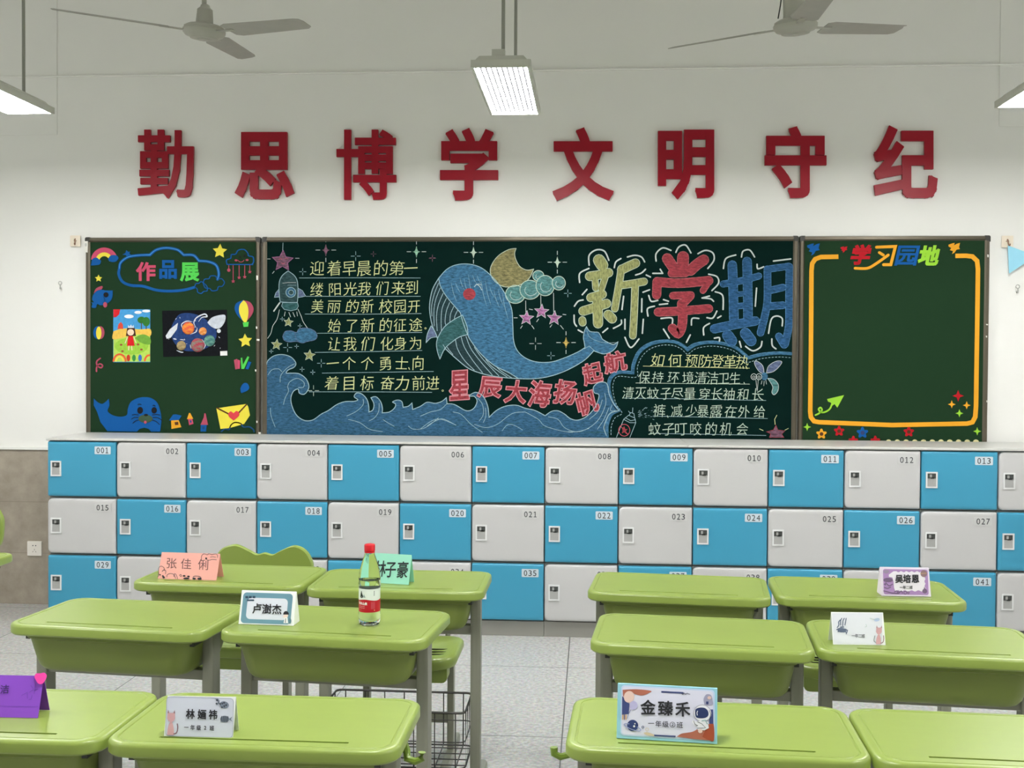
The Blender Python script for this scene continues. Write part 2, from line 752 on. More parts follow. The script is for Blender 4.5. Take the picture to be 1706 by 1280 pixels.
def make_lamp(label, group):
    t = thing('hanging_classroom_lamp', label, 'ceiling lamp', group=group)
    g = G()
    h = LW / 2
    l = LL / 2
    # flange ring with a raised back
    for a, b in (((-h, -l, 0), (-h + 0.012, l, 0.03)), ((h - 0.012, -l, 0), (h, l, 0.03)), ((-h + 0.012, -l, 0), (h - 0.012, -l + 0.012, 0.03)), ((-h + 0.012, l - 0.012, 0), (h - 0.012, l, 0.03))):
        g.box(a, b, m_house)
    r0 = [(x, y, 0.03) for x, y in rrect(LW, LL, 0.004, 2)]
    r1 = [(x, y, 0.034) for x, y in rrect(LW - 0.03, LL - 0.03, 0.004, 2)]
    r2 = [(x, y, 0.052) for x, y in rrect(LW - 0.06, LL - 0.05, 0.004, 2)]
    g.loft([r0, r1, r2], m_house)
    g.build('housing', t)
    g = G()
    w = (LW - 0.026) / 10
    for k in range(10):
        x = -h + 0.013 + w * k
        g.box((x + 0.0045, -l + 0.014, 0.0105), (x + w - 0.0045, l - 0.014, 0.012), m_diff)
    g.build('diffuser_strips', t)
    g = G()
    g.box((-h + 0.0125, -l + 0.0125, 0.0125), (h - 0.0125, l - 0.0125, 0.016), m_louver)
    g.build('back_tray', t)
    for y in (-l + 0.07, l - 0.07):
        g = G()
        g.box((-0.04, y - 0.02, 0.052), (0.012, y + 0.02, 0.085), m_house)
        b = g.build('hanger_bracket', t)
        g = G()
        g.lathe([(0.0075, 0.084), (0.0075, ZC_ - LAMP_Z)], m_rod, (0.004, y, 0), 10)
        g.build('hanging_rod', t)
    return t


lp = make_lamp('louvered lamp on two rods in the middle, above the whale drawing', 'hanging lamps')
lp.location = (2.545, -1.457, LAMP_Z)
lamps = [(0.240, -1.575, 'louvered lamp cut by the left photo edge, left of the first fan'),
         (4.846, -1.50, 'louvered lamp cut by the right photo edge, right of the second fan')]
for x, y, lb in lamps:
    c = copy_tree(lp)
    c.location = (x, y, LAMP_Z)
    c['label'] = lb
# the other lamps of the same three lines, outside the frame
for x, n1 in ((0.240, 'left'), (2.545, 'middle'), (4.846, 'right')):
    for y, n2 in ((-4.3, 'second'),):
        c = copy_tree(lp)
        c.location = (x, y, LAMP_Z)
        c['label'] = '%s hanging lamp from the back wall in the %s line of lamps' % (n2, n1)

# ================================================================ CEILING FANS
m_fan = mat('fan_enamel', (172, 171, 160), 0.45, noise=0.05, nscale=12)
m_fanw = mat('fan_grey_blade', (165, 163, 155), 0.5, noise=0.10, nscale=14)
m_dark = mat('dark_rubber', (40, 40, 38), 0.6)


def blade(ang, length=0.66, pitch=-13):
    g = G()
    top = []
    outline = [(0.155, -0.042), (0.19, -0.056), (0.62, -0.05), (length - 0.012, -0.044), (length, -0.02), (length - 0.004, 0.03), (length - 0.03, 0.045), (0.2, 0.062), (0.165, 0.05)]
    p = math.radians(pitch)
    A = []
    for dz in (0.0015, -0.0015):
        for x, y in outline:
            A.append((x, y * math.cos(p), y * math.sin(p) + dz))
    n = len(outline)
    g.add(A, [tuple(range(n)), tuple(reversed(range(n, 2 * n)))] + [(i, n + i, n + (i + 1) % n, (i + 1) % n) for i in range(n)], m_fanw)
    g.box((0.075, -0.014, -0.004), (0.2, 0.014, 0.0), m_fan)
    c, s = math.cos(math.radians(ang)), math.sin(math.radians(ang))
    g.v = [(x * c - y * s, x * s + y * c, z) for x, y, z in g.v]
    return g


def make_fan(label, loc, angs, tilt, cone, length):
    t = thing('ceiling_fan', label, 'ceiling fan', loc, 0, 'ceiling fans')
    Rt = Matrix.Rotation(math.radians(tilt[0]), 3, 'X') @ Matrix.Rotation(math.radians(tilt[1]), 3, 'Y')

    def b(g, name, smooth=True):
        g.v = [tuple(Rt @ Vector(p)) for p in g.v]
        return g.build(name, t, smooth=smooth)
    g = G()
    g.lathe([(0.0, -0.038), (0.03, -0.038), (0.034, -0.034), (0.062, -0.032), (0.066, -0.026), (0.085, -0.02), (0.096, -0.008), (0.098, 0.006), (0.094, 0.012), (0.09, 0.012), (0.092, 0.02), (0.075, 0.03), (0.04, 0.034)], m_fan, n=32)
    b(g, 'motor_housing')
    g = G()
    if cone:
        g.lathe([(0.055, 0.03), (0.052, 0.05), (0.05, 0.14), (0.02, 0.15)], m_fan, n=24)
    else:
        g.lathe([(0.042, 0.03), (0.04, 0.04), (0.035, 0.1), (0.028, 0.106), (0.022, 0.112), (0.02, 0.12), (0.012, 0.125)], m_fan, n=24)
    b(g, 'canopy_cup')
    g = G()
    zc = ZC_ - loc[2]
    g.lathe([(0.011, 0.1), (0.011, zc - 0.06), (0.05, zc - 0.05), (0.055, zc)], m_fan, n=16)
    g.build('down_rod', t, smooth=True)
    for a in angs:
        b(blade(a, length), 'blade', False)
    if cone:
        g = G()
        g.tube([(-0.08, -0.02, 0.03), (-0.07, -0.02, 0.09), (-0.055, 0, 0.2), (-0.02, 0, 0.5), (-0.012, 0, zc - 0.05)], 0.003, m_dark, 6)
        g.build('power_wire', t)
    return t


make_fan('grey three-bladed ceiling fan left of the middle lamp', (1.104, -1.2, 2.962), (210, 330, 90), (5.0, 4.0), False, 0.66)
make_fan('grey three-bladed ceiling fan right of the middle lamp', (3.811, -1.2, 2.945), (270, 30, 150), (6.0, -3.6), True, 0.62)
# ================================================================ LOCKERS
PW, PH, PB, LF, LB = 0.382, 0.3069, 0.08, -0.5, -0.042
ZT = PB + 3 * PH
m_case = mat('locker_casing', (141, 143, 140), 0.5)
m_blue = mat('blue_locker_plastic', (60, 148, 181), 0.38, noise=0.02, nscale=4)
m_white = mat('white_locker_plastic', (191, 190, 190), 0.38, noise=0.015, nscale=4)
m_latchw = mat('white_latch_plastic', (216, 217, 217), 0.35)
m_latchg = mat('grey_latch_plastic', (160, 160, 158), 0.4)
m_latchd = mat('latch_recess', (70, 74, 72), 0.4)
m_plateb = mat('pale_number_plate', (199, 211, 219), 0.4)
m_platew = mat('white_number_plate', (196, 196, 195), 0.4)
m_ink = mat('black_print', (38, 40, 48), 0.6)
m_plinth = mat('grey_plinth', (139, 137, 131), 0.55)


def locker_body():
    g = G()
    w = PW / 2 - 0.0008
    g.box((-w, 0.004, 0.0008), (w, -LF + LB, PH - 0.0008), m_case)
    return g


def locker_door(m, rl):
    g = G()
    w, h = PW - 0.0055, PH - 0.0125
    cz = PH / 2 + 0.0005
    rr = (rl, 0.006, 0.006, rl)
    rings = []
    for d, y in ((0.0, 0.004), (0.0, -0.012), (0.0012, -0.016), (0.0045, -0.0195), (0.009, -0.021), (0.02, -0.0215)):
        rings.append([(x, y, z + cz) for x, z in rrect(w - 2 * d, h - 2 * d, [max(0.002, q - d) for q in rr], 6)])
    g.loft(rings, m)
    return g


def latch():
    g = G()
    x0, x1, z0, z1 = -0.029, 0.029, -0.041, 0.041
    fw = 0.0075
    for a, b in (((x0, z0), (x0 + fw, z1)), ((x1 - fw, z0), (x1, z1)), ((x0 + fw, z0), (x1 - fw, z0 + fw)), ((x0 + fw, z1 - fw), (x1 - fw, z1))):
        g.box((a[0], -0.0265, a[1]), (b[0], -0.020, b[1]), m_latchw)
    # sloped grey cup with a dark upper part and a padlock eye
    xi0, xi1, zi0, zi1 = x0 + fw, x1 - fw, z0 + fw, z1 - fw
    zm = zi1 - 0.026
    g.box((xi0, -0.0222, zm), (xi1, -0.0216, zi1), m_latchd)
    g.add([(xi0, -0.0258, zi0), (xi1, -0.0258, zi0), (xi1, -0.0218, zm), (xi0, -0.0218, zm)], [(0, 1, 2, 3)], m_latchg)
    g.box((xi0 + 0.012, -0.026, zm + 0.006), (xi0 + 0.022, -0.0222, zi1 - 0.006), m_latchg)
    g.box((xi0 + 0.018, -0.025, zm - 0.001), (xi0 + 0.034, -0.0222, zm + 0.008), mat('latch_pin', (30, 32, 32), 0.4))
    return g


def plate(txt, m):
    A = Art(lambda x, y, t: (x, -0.0215 - t, -y), 0.0003, 0.0004)
    A.poly(rrect(0.088, 0.042, 0.004, 3), m, 0, 0.0014)
    A.t0 = 0.0021
    for i, ch in enumerate(txt):
        x = -0.024 + 0.024 * i
        if ch == '1':
            A.poly([(x - 0.0075, 0.015), (x - 0.0075, 0.0115), (x - 0.0014, 0.0115), (x - 0.0014, -0.0105), (x - 0.0068, -0.0078), (x - 0.0068, -0.0112), (x - 0.0008, -0.015), (x + 0.0024, -0.015), (x + 0.0024, 0.0115), (x + 0.0078, 0.0115), (x + 0.0078, 0.015)], m_ink, 1, 0)
        else:
            A.char(ch, x, 0.0, 0.0175, m_ink, 0.030, fit=True, layer=1, bold=0.002, thick=0)
    return A


proto = {}
door_mesh = {}
names3 = {}
for r in range(3):
    for c in range(14):
        num = 1 + r * 14 + c
        blue = (r + c) % 2 == 0
        col = 'blue' if blue else 'white'
        if c == 13:
            lab = '%s locker cut by the right photo edge, right of the one numbered %03d' % (col, num - 1)
        elif r < 2 or num in (29, 34, 35, 41):
            lab = '%s locker with the number plate %03d on its door, %s row' % (col, num, ('top', 'middle', 'bottom')[r])
        else:
            lab = '%s bottom row locker directly below the one numbered %03d' % (col, num - 14)
        if not proto:
            t = thing('locker', lab, 'locker', group='numbered school lockers along the back wall')
            bd = locker_body().build('body', t, bevel=0.004)
            proto['t'] = t
            for k, mm, rl in (('blue', m_blue, 0.008), ('white', m_white, 0.026)):
                door_mesh[k] = locker_door(mm, rl).build('door_shape', None, smooth=True)
            lat = latch().build('latch', None)
            body_o = bd
            lat_data = lat.data
            bpy.data.objects.remove(lat)
            dm = {k: o.data for k, o in door_mesh.items()}
            for o in door_mesh.values():
                bpy.data.objects.remove(o)
        else:
            t = thing('locker', lab, 'locker', group='numbered school lockers along the back wall')
            b = body_o.copy()
            COL.objects.link(b)
            b.parent = t
        t.location = (PW * (c + 0.5), LF, PB + PH * (2 - r))
        d = bpy.data.objects.new('door', dm[col])
        COL.objects.link(d)
        d.parent = t
        l = bpy.data.objects.new('latch', lat_data)
        COL.objects.link(l)
        l.parent = d
        l.location = (-PW / 2 + 0.052, 0, PH - 0.151)
        p = plate('%03d' % num, m_plateb if blue else m_platew).build('number_plate', None, local=True)
        p.parent = d
        p.location = (PW / 2 - 0.073, 0, PH - 0.051)
for c in range(14):
    g = G()
    g.box((-PW / 2 + 0.0006, 0.0, 0.0), (PW / 2 - 0.0006, -LF + LB, PB - 0.0005), m_plinth)
    o = g.build('locker_plinth', loc=(PW * (c + 0.5), LF, 0), bevel=0.002)
    tag(o, 'grey plinth block under the column of lockers headed by number %03d' % (c + 1) if c < 13 else 'grey plinth block under the last locker column at the right photo edge', 'plinth', 'grey plinth blocks under the lockers')


def marble():
    m = mat('pale_speckled_worktop', (198, 197, 193), 0.3, noise=0.07, nscale=40)
    return m


edges = [-0.004, 1.43, 3.41, 5.362]
for i, (lb) in enumerate(('pale stone worktop slab on the left lockers, under the display board', 'pale stone worktop slab in the middle, under the chalk whale', 'pale stone worktop slab on the right lockers, under the empty green board')):
    g = G()
    a, b = edges[i] + 0.0008, edges[i + 1] - 0.0008
    g.box((-(b - a) / 2, LF - 0.026, 0), ((b - a) / 2, -0.040, 0.013), marble())
    tag(g.build('worktop_slab', loc=((a + b) / 2, 0, ZT), bevel=0.003), lb, 'worktop', 'worktop slabs on the lockers')

# wall socket on the stone tiles
t = thing('wall_socket', 'white square wall socket on beige tiles left of the lockers', 'socket', (-0.330, -0.012, 0.327))
g = G()
g.loft([[(x, y, z) for x, z in rrect(0.088 - d, 0.086 - d, 0.004, 3)] for d, y in ((0, 0), (0, -0.006), (0.004, -0.009))], mat('socket_plastic', (232, 226, 218), 0.35))
g.build('face_plate', t)
A = Art(lambda x, y, tt: (x, -0.009 - tt, -y))
for q in (rrect(0.007, 0.006, 0.002, 3, -0.008, -0.018), rrect(0.007, 0.006, 0.002, 3, 0.009, -0.018)):
    A.poly(q, m_ink)
for q in ([(0.001, 0.002), (0.001, 0.009)], [(-0.010, 0.020), (-0.006, 0.015)], [(0.011, 0.020), (0.007, 0.015)]):
    A.line(q, 0.0028, mat('socket_slot', (120, 110, 104), 0.6))
A.build('socket_holes', t, local=True)
# ================================================================ BOARDS
YB = -0.022                     # face of the board panels
m_frame = mat('bronze_aluminium', (97, 90, 77), 0.32, metal=0.6, noise=0.05, nscale=5)
m_cap = mat('dark_corner_cap', (46, 43, 38), 0.45)
m_green = mat('green_board', (26, 52, 31), 0.8, noise=0.06, nscale=3, spec=0.12)
m_black = mat('dark_green_blackboard', (3, 28, 25), 0.85, spec=0.06, noise=0.16, nscale=5, stretch=(1, 1, 2.5))
BZ0, BZ1 = 0.985, 2.141


def board(label, x0, x1, panel, pname, fw=0.026):
    t = thing('wall_board', label, 'board', ((x0 + x1) / 2, 0, BZ0), group=None)
    w = (x1 - x0) / 2
    H = BZ1 - BZ0
    g = G()
    g.box((-w + 0.01, YB, 0.01), (w - 0.01, -0.004, H - 0.01), panel)
    g.build(pname, t)
    g = G()
    prof = [(0, -0.001), (0, -0.024), (0.004, -0.031), (fw - 0.008, -0.031), (fw, -0.0225), (fw, -0.001)]
    # left, right, top, bottom rails
    for sgn in (-1, 1):
        r = [[(sgn * (w - d), y, z) for d, y in prof] for z in (0, H)]
        g.loft(r, m_frame)
    for zz, s in ((H, -1), (0, 1)):
        r = [[(x, y + 0.0002, zz + s * d) for d, y in prof] for x in (-w + 0.0005, w - 0.0005)]
        g.loft(r, m_frame)
    g.build('frame', t)
    for sgn in (-1, 1):
        g = G()
        pts = [(sgn * w, H - 0.034), (sgn * w, H - 0.008), (sgn * (w - 0.002), H - 0.002), (sgn * (w - 0.008), H), (sgn * (w - 0.03), H), (sgn * (w - 0.03), H - 0.003), (sgn * (w - 0.004), H - 0.034)]
        off = [(sgn * 0.0015, 0.0015)] * 7
        g.loft([[(x + o[0], y, z + o[1]) for (x, z), o in zip([(sgn * w, H - 0.034), (sgn * w, H - 0.008), (sgn * (w - 0.003), H - 0.002), (sgn * (w - 0.009), H), (sgn * (w - 0.028), H), (sgn * (w - 0.026), H - 0.026)], off)] for y in (-0.002, -0.0325)], m_cap)
        g.build('corner_cap', t)
    return t


b_left = board('left green display board with foam letters, two pictures and cut-out animals', -0.015, 1.015, m_green, 'green_panel')
b_mid = board('wide blackboard covered with a chalk whale, waves and handwriting', 1.0285, 4.047, m_black, 'blackboard_panel')
b_right = board('right green board, empty inside a yellow foam outline', 4.0575, 5.079, m_green, 'green_panel')
# small white tape bits along the inner frames
m_tape = mat('white_tape', (228, 226, 218), 0.7)
for px, py, w, h, bo in ((428.5, 463, 3, 7, b_left), (427.5, 546, 2.5, 3.5, b_left), (430, 566.5, 5, 2.4, b_left), (426, 617.5, 2.5, 3, b_left), (428, 703, 2.5, 3, b_left), (432.5, 722, 4, 2.5, b_left), (1646, 426.5, 2.5, 4, b_right), (1643.5, 561, 2.2, 2.4, b_right), (1644.5, 541, 3.5, 1.5, b_right), (1644, 669, 1.6, 2.5, b_right)):
    A = Art(lambda x, y, t: ray_y(x, y, -0.0311) + Vector((0, -t, 0)), 0.0002, 0.0002, 0.0006)
    A.poly([(px - w / 2, py - h / 2 - .5), (px + w / 2, py - h / 2), (px + w / 2 - .3, py + h / 2 + .4), (px - w / 2 + .2, py + h / 2)], m_tape)
    A.build('tape_bit', bo)
A = Art(lambda x, y, t: ray_y(x, y, -0.0311) + Vector((0, -t, 0)), 0.0002, 0.0004, 0.002)
A.poly([(141, 402), (146.5, 402), (146, 421), (141, 420)], m_tape)
A.poly(ellipse(143.4, 408, 1.8, 3, 12), mat('grey_tape_mark', (190, 190, 186), 0.6), 1, 0.002)
A.build('white_tag', b_left)


def wallmap(x, y, t):
    p = ray_y(x, y, YB)
    return Vector((p.x, YB - t, p.z))


# ---------------------------------------------------------------- chalk on the blackboard
ck_blue = chalk('chalk_blue', (72, 122, 158), stretch=(1, 1, 3), rot=0.5)
ck_blue2 = chalk('chalk_wave_blue', (66, 112, 148), stretch=(1, 1, 4), rot=1.35, lo=0.36, hi=0.66)
ck_teal = chalk('chalk_teal', (98, 150, 150), rot=0.9)
ck_teald = chalk('chalk_dark_teal', (62, 106, 108), rot=0.9)
ck_yel = chalk('chalk_yellow', (160, 163, 108), stretch=(3, 1, 1), rot=0.6, lo=0.3, hi=0.58)
ck_moon = chalk('chalk_moon', (150, 142, 98), rot=0.2)
ck_red = chalk('chalk_red', (168, 68, 78), lo=0.3, hi=0.6)
ck_pink = chalk('chalk_pink', (196, 90, 104), lo=0.28, hi=0.5)
ck_pinkd = chalk('chalk_dull_pink', (136, 96, 116))
ck_mag = chalk('chalk_magenta', (186, 122, 172))
ck_grey = chalk('chalk_grey', (58, 84, 88), rot=0.3)
ck_belly = chalk('chalk_belly', (46, 66, 72), rot=0.3)
ck_lilac = chalk('chalk_lilac', (112, 124, 160))
ck_w = chalk('chalk_white', (186, 194, 192), lo=0.22, hi=0.46, scale=90)
ck_wd = chalk('chalk_thin_white', (150, 178, 186), lo=0.3, hi=0.5, scale=90)
ck_txt = chalk('chalk_text_yellow', (196, 199, 146), lo=0.2, hi=0.42, scale=90)
ck_txtw = chalk('chalk_text_white', (176, 192, 176), lo=0.2, hi=0.42, scale=90)
ck_smear = chalk('chalk_smear', (34, 64, 58), lo=0.3, hi=0.7, scale=20)


def ch_art(t0=0.0004):
    return Art(wallmap, t0, 0.0004, 0)


# --- handwriting, one part per line
def write_line(z, chars, size, m, under=None, name='chalk_text_line', col2=None):
    A = ch_art()
    if under:
        A.line(z(under), 0.75, col2 or ck_wd, 0, cap=False)
    for ch, x, y in chars:
        if ch == '。':
            A.line(ellipse(*z.p(x, y), 1.3, n=10), 0.8, m, 1, closed=True)
        elif ch in ',.':
            a = z.p(x, y)
            A.line([a, (a[0] + 1.2, a[1] + 2.6)], 1.3, m, 1)
        else:
            A.char(ch, *z.p(x, y), size * z.s * random.uniform(0.95, 1.08), m, size * z.s * random.uniform(1.0, 1.12), layer=1, thin=0.007, rot=random.uniform(-5, 3), shear=random.uniform(0.03, 0.16))
    A.build(name, b_mid)


def row(s, xs, y, dy=0):
    n = len(xs)
    return [(c, x, y + dy * i) for i, (c, x) in enumerate(zip(s, xs))]


write_line(ZB, row('迎着早晨的第一', (360, 465, 555, 645, 748, 845, 930), 208), 95, ck_txt, [(250, 268), (600, 267), (990, 268)])
write_line(ZB, row('缕阳光我们来到', (358, 468, 562, 648, 757, 855, 938), 338, -2), 86, ck_txt, [(290, 380), (640, 380), (990, 380)])
write_line(ZB, row('美丽的新校园开', (362, 463, 575, 665, 778, 865, 950), 440), 84, ck_txt, [(285, 488), (640, 489), (995, 485)])
write_line(ZB, row('始了新的征途', (465, 570, 667, 778, 865, 960), 558, -1) + [('。', 1020, 575)], 86, ck_txt, [(360, 605), (680, 603), (1000, 600)])
write_line(ZB, row('让我们化身为', (465, 560, 670, 785, 868, 960), 670, -1), 86, ck_txt, [(345, 722), (680, 717), (1000, 710)])
write_line(ZB, row('一个个勇士', (455, 555, 665, 777, 875), 788) + [(',', 918, 815), ('向', 975, 785)], 86, ck_txt, [(390, 848), (730, 843), (1070, 838)])
write_line(ZB, row('着目标奋力前进', (450, 555, 665, 788, 880, 978, 1065), 908) + [('。', 1125, 955)], 90, ck_txt, [(310, 962), (700, 962), (1060, 965)])
write_line(ZD, row('如何预防登革热', (570, 675, 775, 858, 935, 1010, 1085), 768, 2), 84, ck_txt, [(480, 805), (800, 812), (1130, 818)], col2=ck_txt)
write_line(ZD, row('保持环境清洁卫生', (487, 570, 665, 755, 832, 905, 972, 1040), 873, 1) + [(',', 1095, 905)], 77, ck_txtw, [(435, 908), (780, 912), (1130, 915)], col2=ck_txtw)
write_line(ZD, row('清灭蚊子尽量穿长袖和长', (390, 465, 540, 620, 690, 765, 855, 930, 1005, 1090, 1180), 968, 1), 76, ck_txtw, [(360, 1000), (800, 1006), (1230, 1015)])
write_line(ZD, row('裤减少暴露在外给', (580, 685, 775, 845, 925, 1015, 1095, 1190), 1076, 1) + [(',', 628, 1108)], 78, ck_txtw, [(540, 1110), (880, 1117), (1240, 1125)])
write_line(ZD, row('蚊子叮咬的机会', (550, 635, 710, 800, 895, 985, 1085), 1188), 80, ck_txtw, [(520, 1215), (880, 1221), (1230, 1228)])

# --- whale
A = ch_art(0.0006)
top = [(113, 270), (160, 218), (215, 190), (290, 183), (370, 205), (440, 262), (500, 335), (540, 410), (560, 470), (565, 560), (570, 650), (592, 710), (640, 755), (710, 780), (800, 780), (880, 755), (960, 720), (1005, 692)]
tail = [(1005, 692), (1005, 692), (1000, 660), (995, 630), (1002, 590), (1014, 565), (1014, 565), (1032, 592), (1060, 598), (1085, 600), (1100, 620), (1112, 642), (1150, 664), (1178, 674), (1205, 658), (1205, 658), (1194, 690), (1165, 717), (1120, 731), (1080, 720), (1058, 712)]
under = [(1058, 712), (1000, 770), (900, 828), (800, 865), (700, 882), (600, 882), (600, 882)]
mouth = [(600, 882), (540, 845), (450, 800), (370, 730), (312, 655), (290, 615), (262, 540), (245, 480), (245, 480), (210, 440), (160, 380), (125, 320), (113, 270)]
S_top, S_tail, S_und, S_mo = spline(top), spline(tail), spline(under), spline(mouth)
A.poly(ZC(S_top + S_tail[1:] + S_und[1:] + S_mo[1:-1]), ck_blue, 1)
for l in (S_top, S_tail, S_und, S_mo):
    A.line(ZC(l), 1.2, ck_wd, 6)
A.line(ZC([(1000, 700), (1030, 683), (1062, 712)]), 0.7, ck_wd, 6)
A.line(ZC(spline([(1014, 566), (1022, 610), (1050, 640), (1120, 662), (1200, 662)])), 0.5, ck_wd, 6)
random.seed(3)
for k in range(26):                        # chalk strokes along the back
    x = 190 + k * 13
    y0 = 215 + abs(k - 9) * 8 + random.uniform(0, 40)
    L = random.uniform(60, 170)
    A.line(ZC(spline([(x, y0), (x + 12, y0 + L * 0.5), (x + 34, y0 + L)])), 0.55, ck_blue2 if k % 2 else ck_wd, 3, taper=True)
whale = A.build('chalk_whale', b_mid)
A = ch_art(0.0005)
belly = [(113, 270), (75, 340), (58, 430), (62, 500), (75, 560), (95, 610), (118, 660), (160, 705), (220, 760), (300, 822), (400, 857), (500, 874), (600, 882)]
SB = spline(belly)
A.poly(ZC(SB + S_mo[1:-1]), ck_belly, 0)
A.line(ZC(SB), 1.3, ck_wd, 5)
for l in ([(112, 300), (85, 370), (70, 440), (72, 500)], [(122, 330), (95, 400), (84, 470), (86, 560)], [(140, 362), (112, 430), (100, 500), (104, 590)], [(160, 392), (135, 450), (128, 520), (130, 590)], [(180, 418), (160, 470), (152, 530), (158, 560)], [(205, 442), (185, 490), (182, 535)], [(230, 462), (212, 500), (210, 520)],
          [(215, 640), (228, 700), (270, 770), (330, 830)], [(250, 628), (270, 690), (320, 770), (380, 845)], [(280, 625), (310, 700), (370, 780), (440, 860)], [(330, 690), (380, 760), (480, 865)], [(400, 765), (440, 810), (530, 872)], [(165, 690), (175, 705), (200, 735)], [(470, 815), (500, 840), (560, 878)]):
    A.line(ZC(spline(l)), 1.0, ck_wd, 3)
A.build('belly', whale)
A = ch_art(0.0012)
fin = [(258, 495), (210, 520), (150, 565), (112, 625), (100, 670), (107, 720), (121, 762), (121, 762), (150, 700), (190, 662), (240, 628), (292, 613), (292, 613), (285, 560), (258, 495)]
SF = spline(fin)
A.poly(ZC(SF[:-1]), ck_teald, 4)
A.line(ZC(SF), 1.2, ck_wd, 7)
A.line(ZC([(140, 675), (150, 690), (150, 708)]), 0.8, ck_wd, 7)
bf = [(67, 560), (44, 612), (37, 662), (37, 662), (66, 634), (104, 627), (104, 627), (88, 590), (67, 560)]
A.poly(ZC(spline(bf)[:-1]), ck_lilac, 4)
A.line(ZC(spline(bf)), 1.1, ck_wd, 7)
A.build('fin', whale)
A = ch_art(0.0012)
A.poly(ZC(ellipse(300, 367, 38, 36)), ck_red, 4)
A.line(ZC(spline([(331, 322), (344, 308), (362, 318), (376, 342)])), 1.0, ck_w, 5)
A.line(ZC(spline([(338, 312), (358, 305), (372, 312)])), 0.8, ck_w, 5)
A.build('cheek_and_eye', whale)

# --- waves
A = ch_art(0.0005)
wv = ZB(spline([(50, 800), (62, 770), (100, 742), (150, 735), (200, 750), (230, 785), (220, 812), (185, 828), (172, 848), (200, 848), (250, 852), (292, 882), (310, 925), (302, 955), (280, 977), (252, 970), (244, 945), (215, 960), (200, 1005), (212, 1062), (240, 1110), (285, 1137), (335, 1133), (385, 1098), (430, 1075), (480, 1040), (530, 1022), (585, 1020), (608, 1010), (586, 992), (600, 970), (632, 975), (662, 1006), (674, 1045), (676, 1085), (676, 1085), (700, 1072), (706, 1035), (688, 998), (688, 998), (718, 992), (746, 1020), (758, 1060), (756, 1090), (756, 1090), (800, 1085), (832, 1060), (838, 1036), (820, 1024), (850, 1012), (876, 1022), (884, 1056), (884, 1056), (915, 1050), (938, 1030), (938, 1030), (942, 1070), (942, 1070), (990, 1050), (1030, 1026), (1080, 1032), (1120, 1020), (1147, 998), (1147, 998), (1152, 1035)]))
wv += ZC(spline([(160, 1035), (210, 1040), (280, 1077), (325, 1065), (347, 1020), (330, 990), (298, 988), (340, 965), (385, 992), (412, 1050), (420, 1118), (420, 1118), (465, 1076), (520, 1050), (585, 1044), (640, 1062), (700, 1076), (762, 1108), (762, 1108), (800, 1082), (840, 1078), (880, 1098), (915, 1125), (960, 1135), (1015, 1112), (1062, 1062), (1085, 1010), (1088, 978), (1062, 968), (1056, 935), (1085, 907), (1128, 905), (1145, 930), (1152, 975), (1180, 1035), (1212, 1076), (1212, 1076), (1160, 1092), (1138, 1125), (1120, 1180), (1135, 1228)]))
SP = 727.4
bl = ZB([(50, 1226)])[0]
A.poly(wv + [(1010, 729.5), (700, 726), bl], ck_blue2, 0)
A.line(wv, 1.3, ck_wd, 4)
for z, l in ((ZB, [(60, 860), (85, 828), (125, 822), (145, 840)]), (ZB, [(135, 905), (140, 860), (180, 815), (225, 790)]), (ZB, [(180, 930), (195, 900), (240, 880), (280, 905), (275, 935), (245, 935)]), (ZB, [(75, 1060), (80, 1110), (105, 1178)]),
             (ZB, [(540, 1110), (600, 1080), (640, 1040), (640, 1005)]), (ZB, [(675, 1140), (710, 1120), (735, 1080), (738, 1030)]), (ZB, [(550, 1130), (620, 1150), (680, 1190), (760, 1205)]), (ZB, [(760, 1130), (790, 1150), (830, 1172)]), (ZB, [(915, 1170), (950, 1190), (1020, 1180), (1100, 1120)]), (ZB, [(990, 1110), (1050, 1085), (1110, 1070), (1150, 1035)]),
             (ZB, [(155, 1040), (165, 1000), (185, 960), (180, 930)]), (ZB, [(1030, 1170), (1080, 1140), (1130, 1128), (1205, 1165)]),
             (ZC, [(0, 1190), (70, 1140), (130, 1130), (220, 1165)]), (ZC, [(200, 1085), (250, 1100), (310, 1160), (380, 1210)]), (ZC, [(360, 1140), (385, 1100), (380, 1040), (350, 1000)]), (ZC, [(385, 1150), (400, 1110), (398, 1060)]),
             (ZC, [(330, 1160), (400, 1180), (470, 1160), (560, 1095), (640, 1085)]), (ZC, [(640, 1085), (720, 1130), (760, 1170), (860, 1200), (930, 1210)]), (ZC, [(500, 1200), (530, 1165), (570, 1165), (625, 1195)]), (ZC, [(780, 1115), (840, 1130), (880, 1180), (950, 1205), (1030, 1185)]),
             (ZC, [(900, 1205), (990, 1200), (1080, 1140), (1130, 1040), (1125, 970)]), (ZC, [(1030, 1130), (1085, 1080), (1110, 1010)]), (ZC, [(1170, 1040), (1160, 1075), (1190, 1078)]), (ZC, [(1080, 1190), (1120, 1130), (1150, 1060)])):
    A.line(z(spline(l)), 0.8, ck_wd, 3, cap=False)
random.seed(5)
for k in range(60):
    x = random.uniform(450, 990)
    y = random.uniform(703, 722)
    A.line(spline([(x, y), (x + 12, y - random.uniform(-3, 4)), (x + random.uniform(20, 40), y + random.uniform(-2, 3))]), 0.7, ck_blue if k % 3 else ck_teald, 2, taper=True)
A.build('chalk_waves', b_mid)

